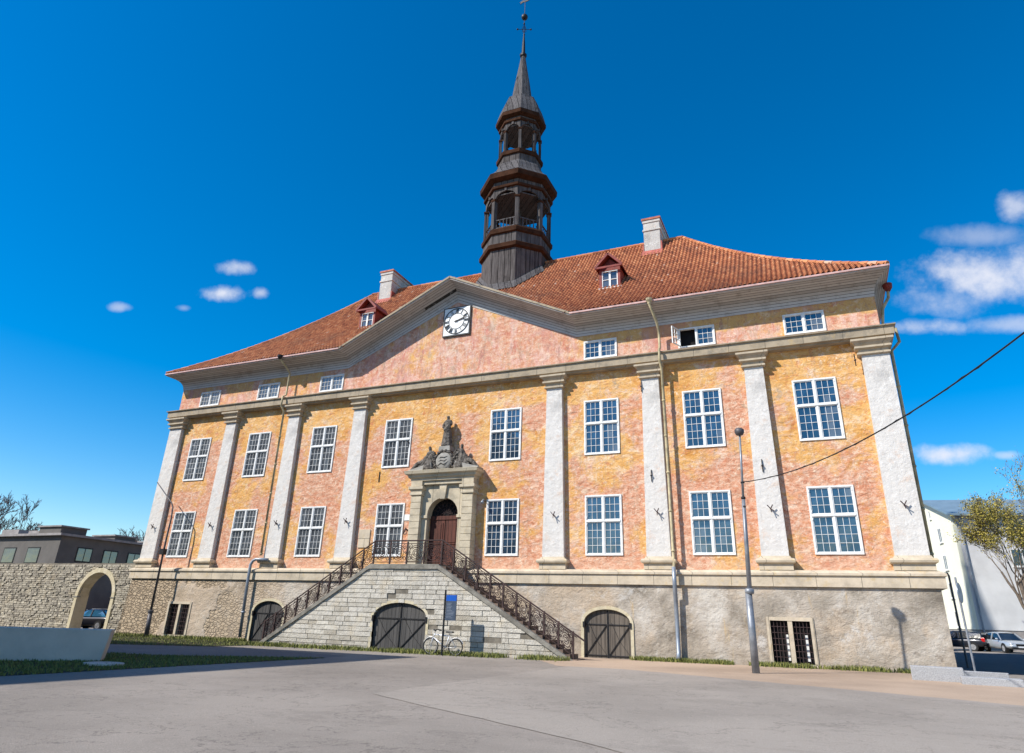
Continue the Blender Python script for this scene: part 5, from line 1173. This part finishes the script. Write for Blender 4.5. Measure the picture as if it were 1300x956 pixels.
# ------------------------------------------------------------------ trees
M['bark'] = m_plain('bark', (.13,.10,.075), .9, .3, 6); M['twig'] = m_plain('bare_twigs', (.14,.095,.085), .9, .2, 3)
def m_leaf():
    n = NT('spring_leaves'); c = n.ramp(n.tone(), [(0,(.14,.115,.02)),(.5,(.27,.225,.035)),(1,(.42,.34,.07))]); n.b.inputs['Subsurface Weight'].default_value = 0
    return n.fin(c, .7)
M['leaf'] = m_leaf()
def tree(name, loc, label, H_, lean, spread, seed, leaves=0, r0=.2, depth=6, mat='bark', lz=(0,99), rmin=.006):
    rg = random.Random(seed); r = empty(name, loc, label, 'tree'); tm = MB(); cm = MB(); lm = MB()
    def grow(p, d, L, rad, lev):
        n = 4; pts = [p]; rr_ = [rad]; q = p.copy(); dd = d.copy()
        for i in range(n):
            dd = (dd+Vector((rg.gauss(0,.13),rg.gauss(0,.13),rg.gauss(.03,.05)))).normalized(); q = q+dd*L/n; pts.append(q.copy()); rr_.append(rad*(1-.45*(i+1)/n))
        (tm if lev < 3 else cm).tube(pts, rr_, 7 if lev < 2 else (4 if lev < 4 else 3), caps=False)
        if leaves and lev >= depth-3:
            for q_ in pts[1:]:
                hz = q_.z/H_; k = leaves*(1.0 if lz[0] < hz < lz[1] else .22)
                for _ in range(int(k)+(rg.random() < k % 1)):
                    c = q_+Vector((rg.gauss(0,.16),rg.gauss(0,.16),rg.gauss(0,.16))); s = rg.uniform(.045,.10); u = Vector((rg.gauss(0,1),rg.gauss(0,1),rg.gauss(0,1))).normalized(); v = u.orthogonal().normalized()
                    lm.add([c-u*s,c+v*s*.6,c+u*s,c-v*s*.6], [(0,1,2,3)], rg.random())
        if lev >= depth: return
        nb = rg.choice((2,3,3)) if lev else rg.choice((3,4))
        for i in range(nb):
            t = rg.uniform(.35,1) if i else 1; idx = min(n, int(t*n)); b = pts[idx]
            ax = dd.orthogonal().normalized(); ax.rotate(Matrix.Rotation(rg.uniform(0,2*PI),3,dd)); nd = dd.copy(); nd.rotate(Matrix.Rotation(R(rg.uniform(14,42)*spread),3,ax))
            grow(b, nd, L*rg.uniform(.62,.82), max(rmin, rr_[idx]*rg.uniform(.55,.75)), lev+1)
    d0 = Vector((lean[0],lean[1],1)).normalized(); L0_ = H_*.30
    grow(Vector((0,0,0)), d0, L0_, r0, 0)
    tm.build('trunk', M[mat], r, smooth=True, fix=False)
    if leaves:
        ap = cm.build('branches', M[mat], r, fix=False); lm.build('crown', M['leaf'], r, fix=False)
    else: cm.build('crown', M[mat], r, fix=False)
    return r
tree('leafing_tree', (32.5,31.5,G(32.5,31)), 'leaning tree just coming into yellow-green leaf beside the silver car', 17.0, (-.10,0), .62, 21, 2.3, .26, 7, 'bark', (.45,.80), .011)
tree('bare_tree', (-170,78,0), 'large bare purple-brown tree behind the grey building at far left', 31, (0,0), .8, 6, 0, .5, 8, 'twig', (0,99), .06)
tree('bare_tree', (-131,80,0), 'small bare tree between the grey building and the first pilaster', 24, (0,0), .8, 9, 0, .3, 7, 'twig', (0,99), .05)

# ------------------------------------------------------------------ camera
f_px, yaw, pitch, roll = 841.204, .4281, .3962, .0352
cyw, syw, cp, sp_, cr, sr = math.cos(yaw), math.sin(yaw), math.cos(pitch), math.sin(pitch), math.cos(roll), math.sin(roll)
rv = Vector((cyw, syw, 0)); fw_ = Vector((-syw*cp, cyw*cp, sp_)); uv = rv.cross(fw_)
r2 = rv*cr+uv*sr; u2 = -rv*sr+uv*cr
cam = bpy.data.cameras.new('camera'); co = bpy.data.objects.new('camera', cam); C.objects.link(co)
mt = Matrix((r2, u2, -fw_)).transposed().to_4x4(); mt.translation = Vector((18.5625,-32.396,1.6)); co.matrix_world = mt
cam.sensor_fit = 'HORIZONTAL'; cam.sensor_width = 36; cam.lens = f_px/1300*36; cam.shift_y = -45/1300; cam.clip_end = 6000; cam.clip_start = .1
bpy.context.scene.camera = co
def pxdir(x, y): return (r2*((x-650)/f_px)+u2*(-(y-433)/f_px)+fw_).normalized()

# ------------------------------------------------------------------ light and sky
sd = Vector((-.90,-1.0,1.20)).normalized()     # towards the sun
el = math.asin(sd.z); az = math.atan2(sd.x, sd.y)
sun = bpy.data.lights.new('sun', 'SUN'); sun.energy = 5.0; sun.angle = R(.5); sun.color = (1,.95,.87)
so = bpy.data.objects.new('sun', sun); C.objects.link(so); so.rotation_euler = sd.to_track_quat('Z', 'Y').to_euler()
w = bpy.data.worlds.new('World'); bpy.context.scene.world = w; w.use_nodes = True; nt = w.node_tree; nt.nodes.clear()
N = nt.nodes.new; K = nt.links.new
out = N('ShaderNodeOutputWorld'); bg = N('ShaderNodeBackground'); K(bg.outputs[0], out.inputs[0]); bg.inputs[1].default_value = .135
sky = N('ShaderNodeTexSky'); sky.sky_type = 'NISHITA'; sky.sun_disc = False; sky.sun_elevation = el; sky.sun_rotation = az; sky.air_density = 1.0; sky.dust_density = .35; sky.ozone_density = 3.0; sky.altitude = 50
hs = N('ShaderNodeHueSaturation'); hs.inputs['Saturation'].default_value = 1.55; hs.inputs['Value'].default_value = 1.0; K(sky.outputs[0], hs.inputs['Color'])
tc = N('ShaderNodeTexCoord')
def vm(op, a, b=None):
    o = N('ShaderNodeVectorMath'); o.operation = op
    for i, q in enumerate((a, b)):
        if q is None: continue
        if isinstance(q, (tuple, Vector)): o.inputs[i].default_value = tuple(q)
        else: K(q, o.inputs[i])
    return o
def mm(op, a, b=0.0, clamp=False):
    o = N('ShaderNodeMath'); o.operation = op; o.use_clamp = clamp
    for i, q in enumerate((a, b)):
        if isinstance(q, (int, float)): o.inputs[i].default_value = q
        else: K(q, o.inputs[i])
    return o.outputs[0]
no = N('ShaderNodeTexNoise'); no.inputs['Scale'].default_value = 11; no.inputs['Detail'].default_value = 9; no.inputs['Roughness'].default_value = .62; K(tc.outputs['Generated'], no.inputs['Vector'])
no2 = N('ShaderNodeTexNoise'); no2.inputs['Scale'].default_value = 26; no2.inputs['Detail'].default_value = 8; no2.inputs['Roughness'].default_value = .6; K(tc.outputs['Generated'], no2.inputs['Vector'])
nz = mm('ADD', mm('MULTIPLY', mm('SUBTRACT', no.outputs[0], .5), 2.1), mm('MULTIPLY', mm('SUBTRACT', no2.outputs[0], .5), 1.5))
tot = None
for x, y, a_, b_, s_ in ((300,338,38,15,.75),(284,372,40,16,.95),(330,371,13,10,.65),(152,390,16,8,.45),(234,391,12,6,.35),(1232,352,135,52,.95),(1190,380,95,32,.6),(1320,345,95,58,.9),(1296,262,36,30,.75),(1168,415,58,17,.8),(1240,300,80,22,.35),(1202,577,60,18,.95),(1278,578,20,8,.5),(1290,412,70,18,.5)):
    d = pxdir(x, y); ur = r2-d*r2.dot(d); ur.normalize(); uu = ur.cross(d)*-1; uu = d.cross(ur)*-1
    k = 1/(Vector(pxdir(x+1,y))-d).length
    da = vm('DOT_PRODUCT', tc.outputs['Generated'], tuple(ur*(k/a_))).outputs['Value']; db = vm('DOT_PRODUCT', tc.outputs['Generated'], tuple(uu*(k/b_))).outputs['Value']
    fr = mm('GREATER_THAN', vm('DOT_PRODUCT', tc.outputs['Generated'], tuple(d)).outputs['Value'], .5)
    r_ = mm('ADD', mm('MULTIPLY', da, da), mm('MULTIPLY', db, db)); v = mm('SUBTRACT', mm('ADD', 1.0, nz), mm('POWER', r_, .7))
    mr = N('ShaderNodeMapRange'); mr.interpolation_type = 'SMOOTHSTEP'; mr.inputs[1].default_value = .0; mr.inputs[2].default_value = 1.3; mr.inputs[3].default_value = 0; mr.inputs[4].default_value = s_; K(v, mr.inputs[0])
    v = mm('MULTIPLY', mr.outputs[0], fr); tot = v if tot is None else mm('MAXIMUM', tot, v)
for dv, a_, b_, s_ in (((-1,-.75,.22),.55,.13,.8),((1,-.5,.25),.5,.14,.6),((.75,-1,.9),.3,.14,.4)):  # unseen clouds added behind the camera to whiten shade and window reflections
    d = Vector(dv).normalized(); ur = d.cross(Vector((0,0,1))).normalized(); uu = ur.cross(d)
    da = vm('DOT_PRODUCT', tc.outputs['Generated'], tuple(ur*(1/a_))).outputs['Value']; db = vm('DOT_PRODUCT', tc.outputs['Generated'], tuple(uu*(1/b_))).outputs['Value']
    fr = mm('GREATER_THAN', vm('DOT_PRODUCT', tc.outputs['Generated'], tuple(d)).outputs['Value'], .3)
    r_ = mm('ADD', mm('MULTIPLY', da, da), mm('MULTIPLY', db, db)); v = mm('SUBTRACT', mm('ADD', 1.0, nz), r_)
    mr = N('ShaderNodeMapRange'); mr.interpolation_type = 'SMOOTHSTEP'; mr.inputs[1].default_value = .0; mr.inputs[2].default_value = .7; mr.inputs[3].default_value = 0; mr.inputs[4].default_value = s_; K(v, mr.inputs[0])
    tot = mm('MAXIMUM', tot, mm('MULTIPLY', mr.outputs[0], fr))
cl = N('ShaderNodeMix'); cl.data_type = 'RGBA'; K(tot, cl.inputs[0]); K(hs.outputs[0], cl.inputs[6]); cl.inputs[7].default_value = (5.0,5.1,5.6,1); K(cl.outputs[2], bg.inputs[0])

sc = bpy.context.scene
sc.view_settings.view_transform = 'Standard'; sc.view_settings.look = 'None'; sc.view_settings.exposure = .38; sc.view_settings.gamma = 1
sc.cycles.max_bounces = 6; sc.cycles.diffuse_bounces = 3
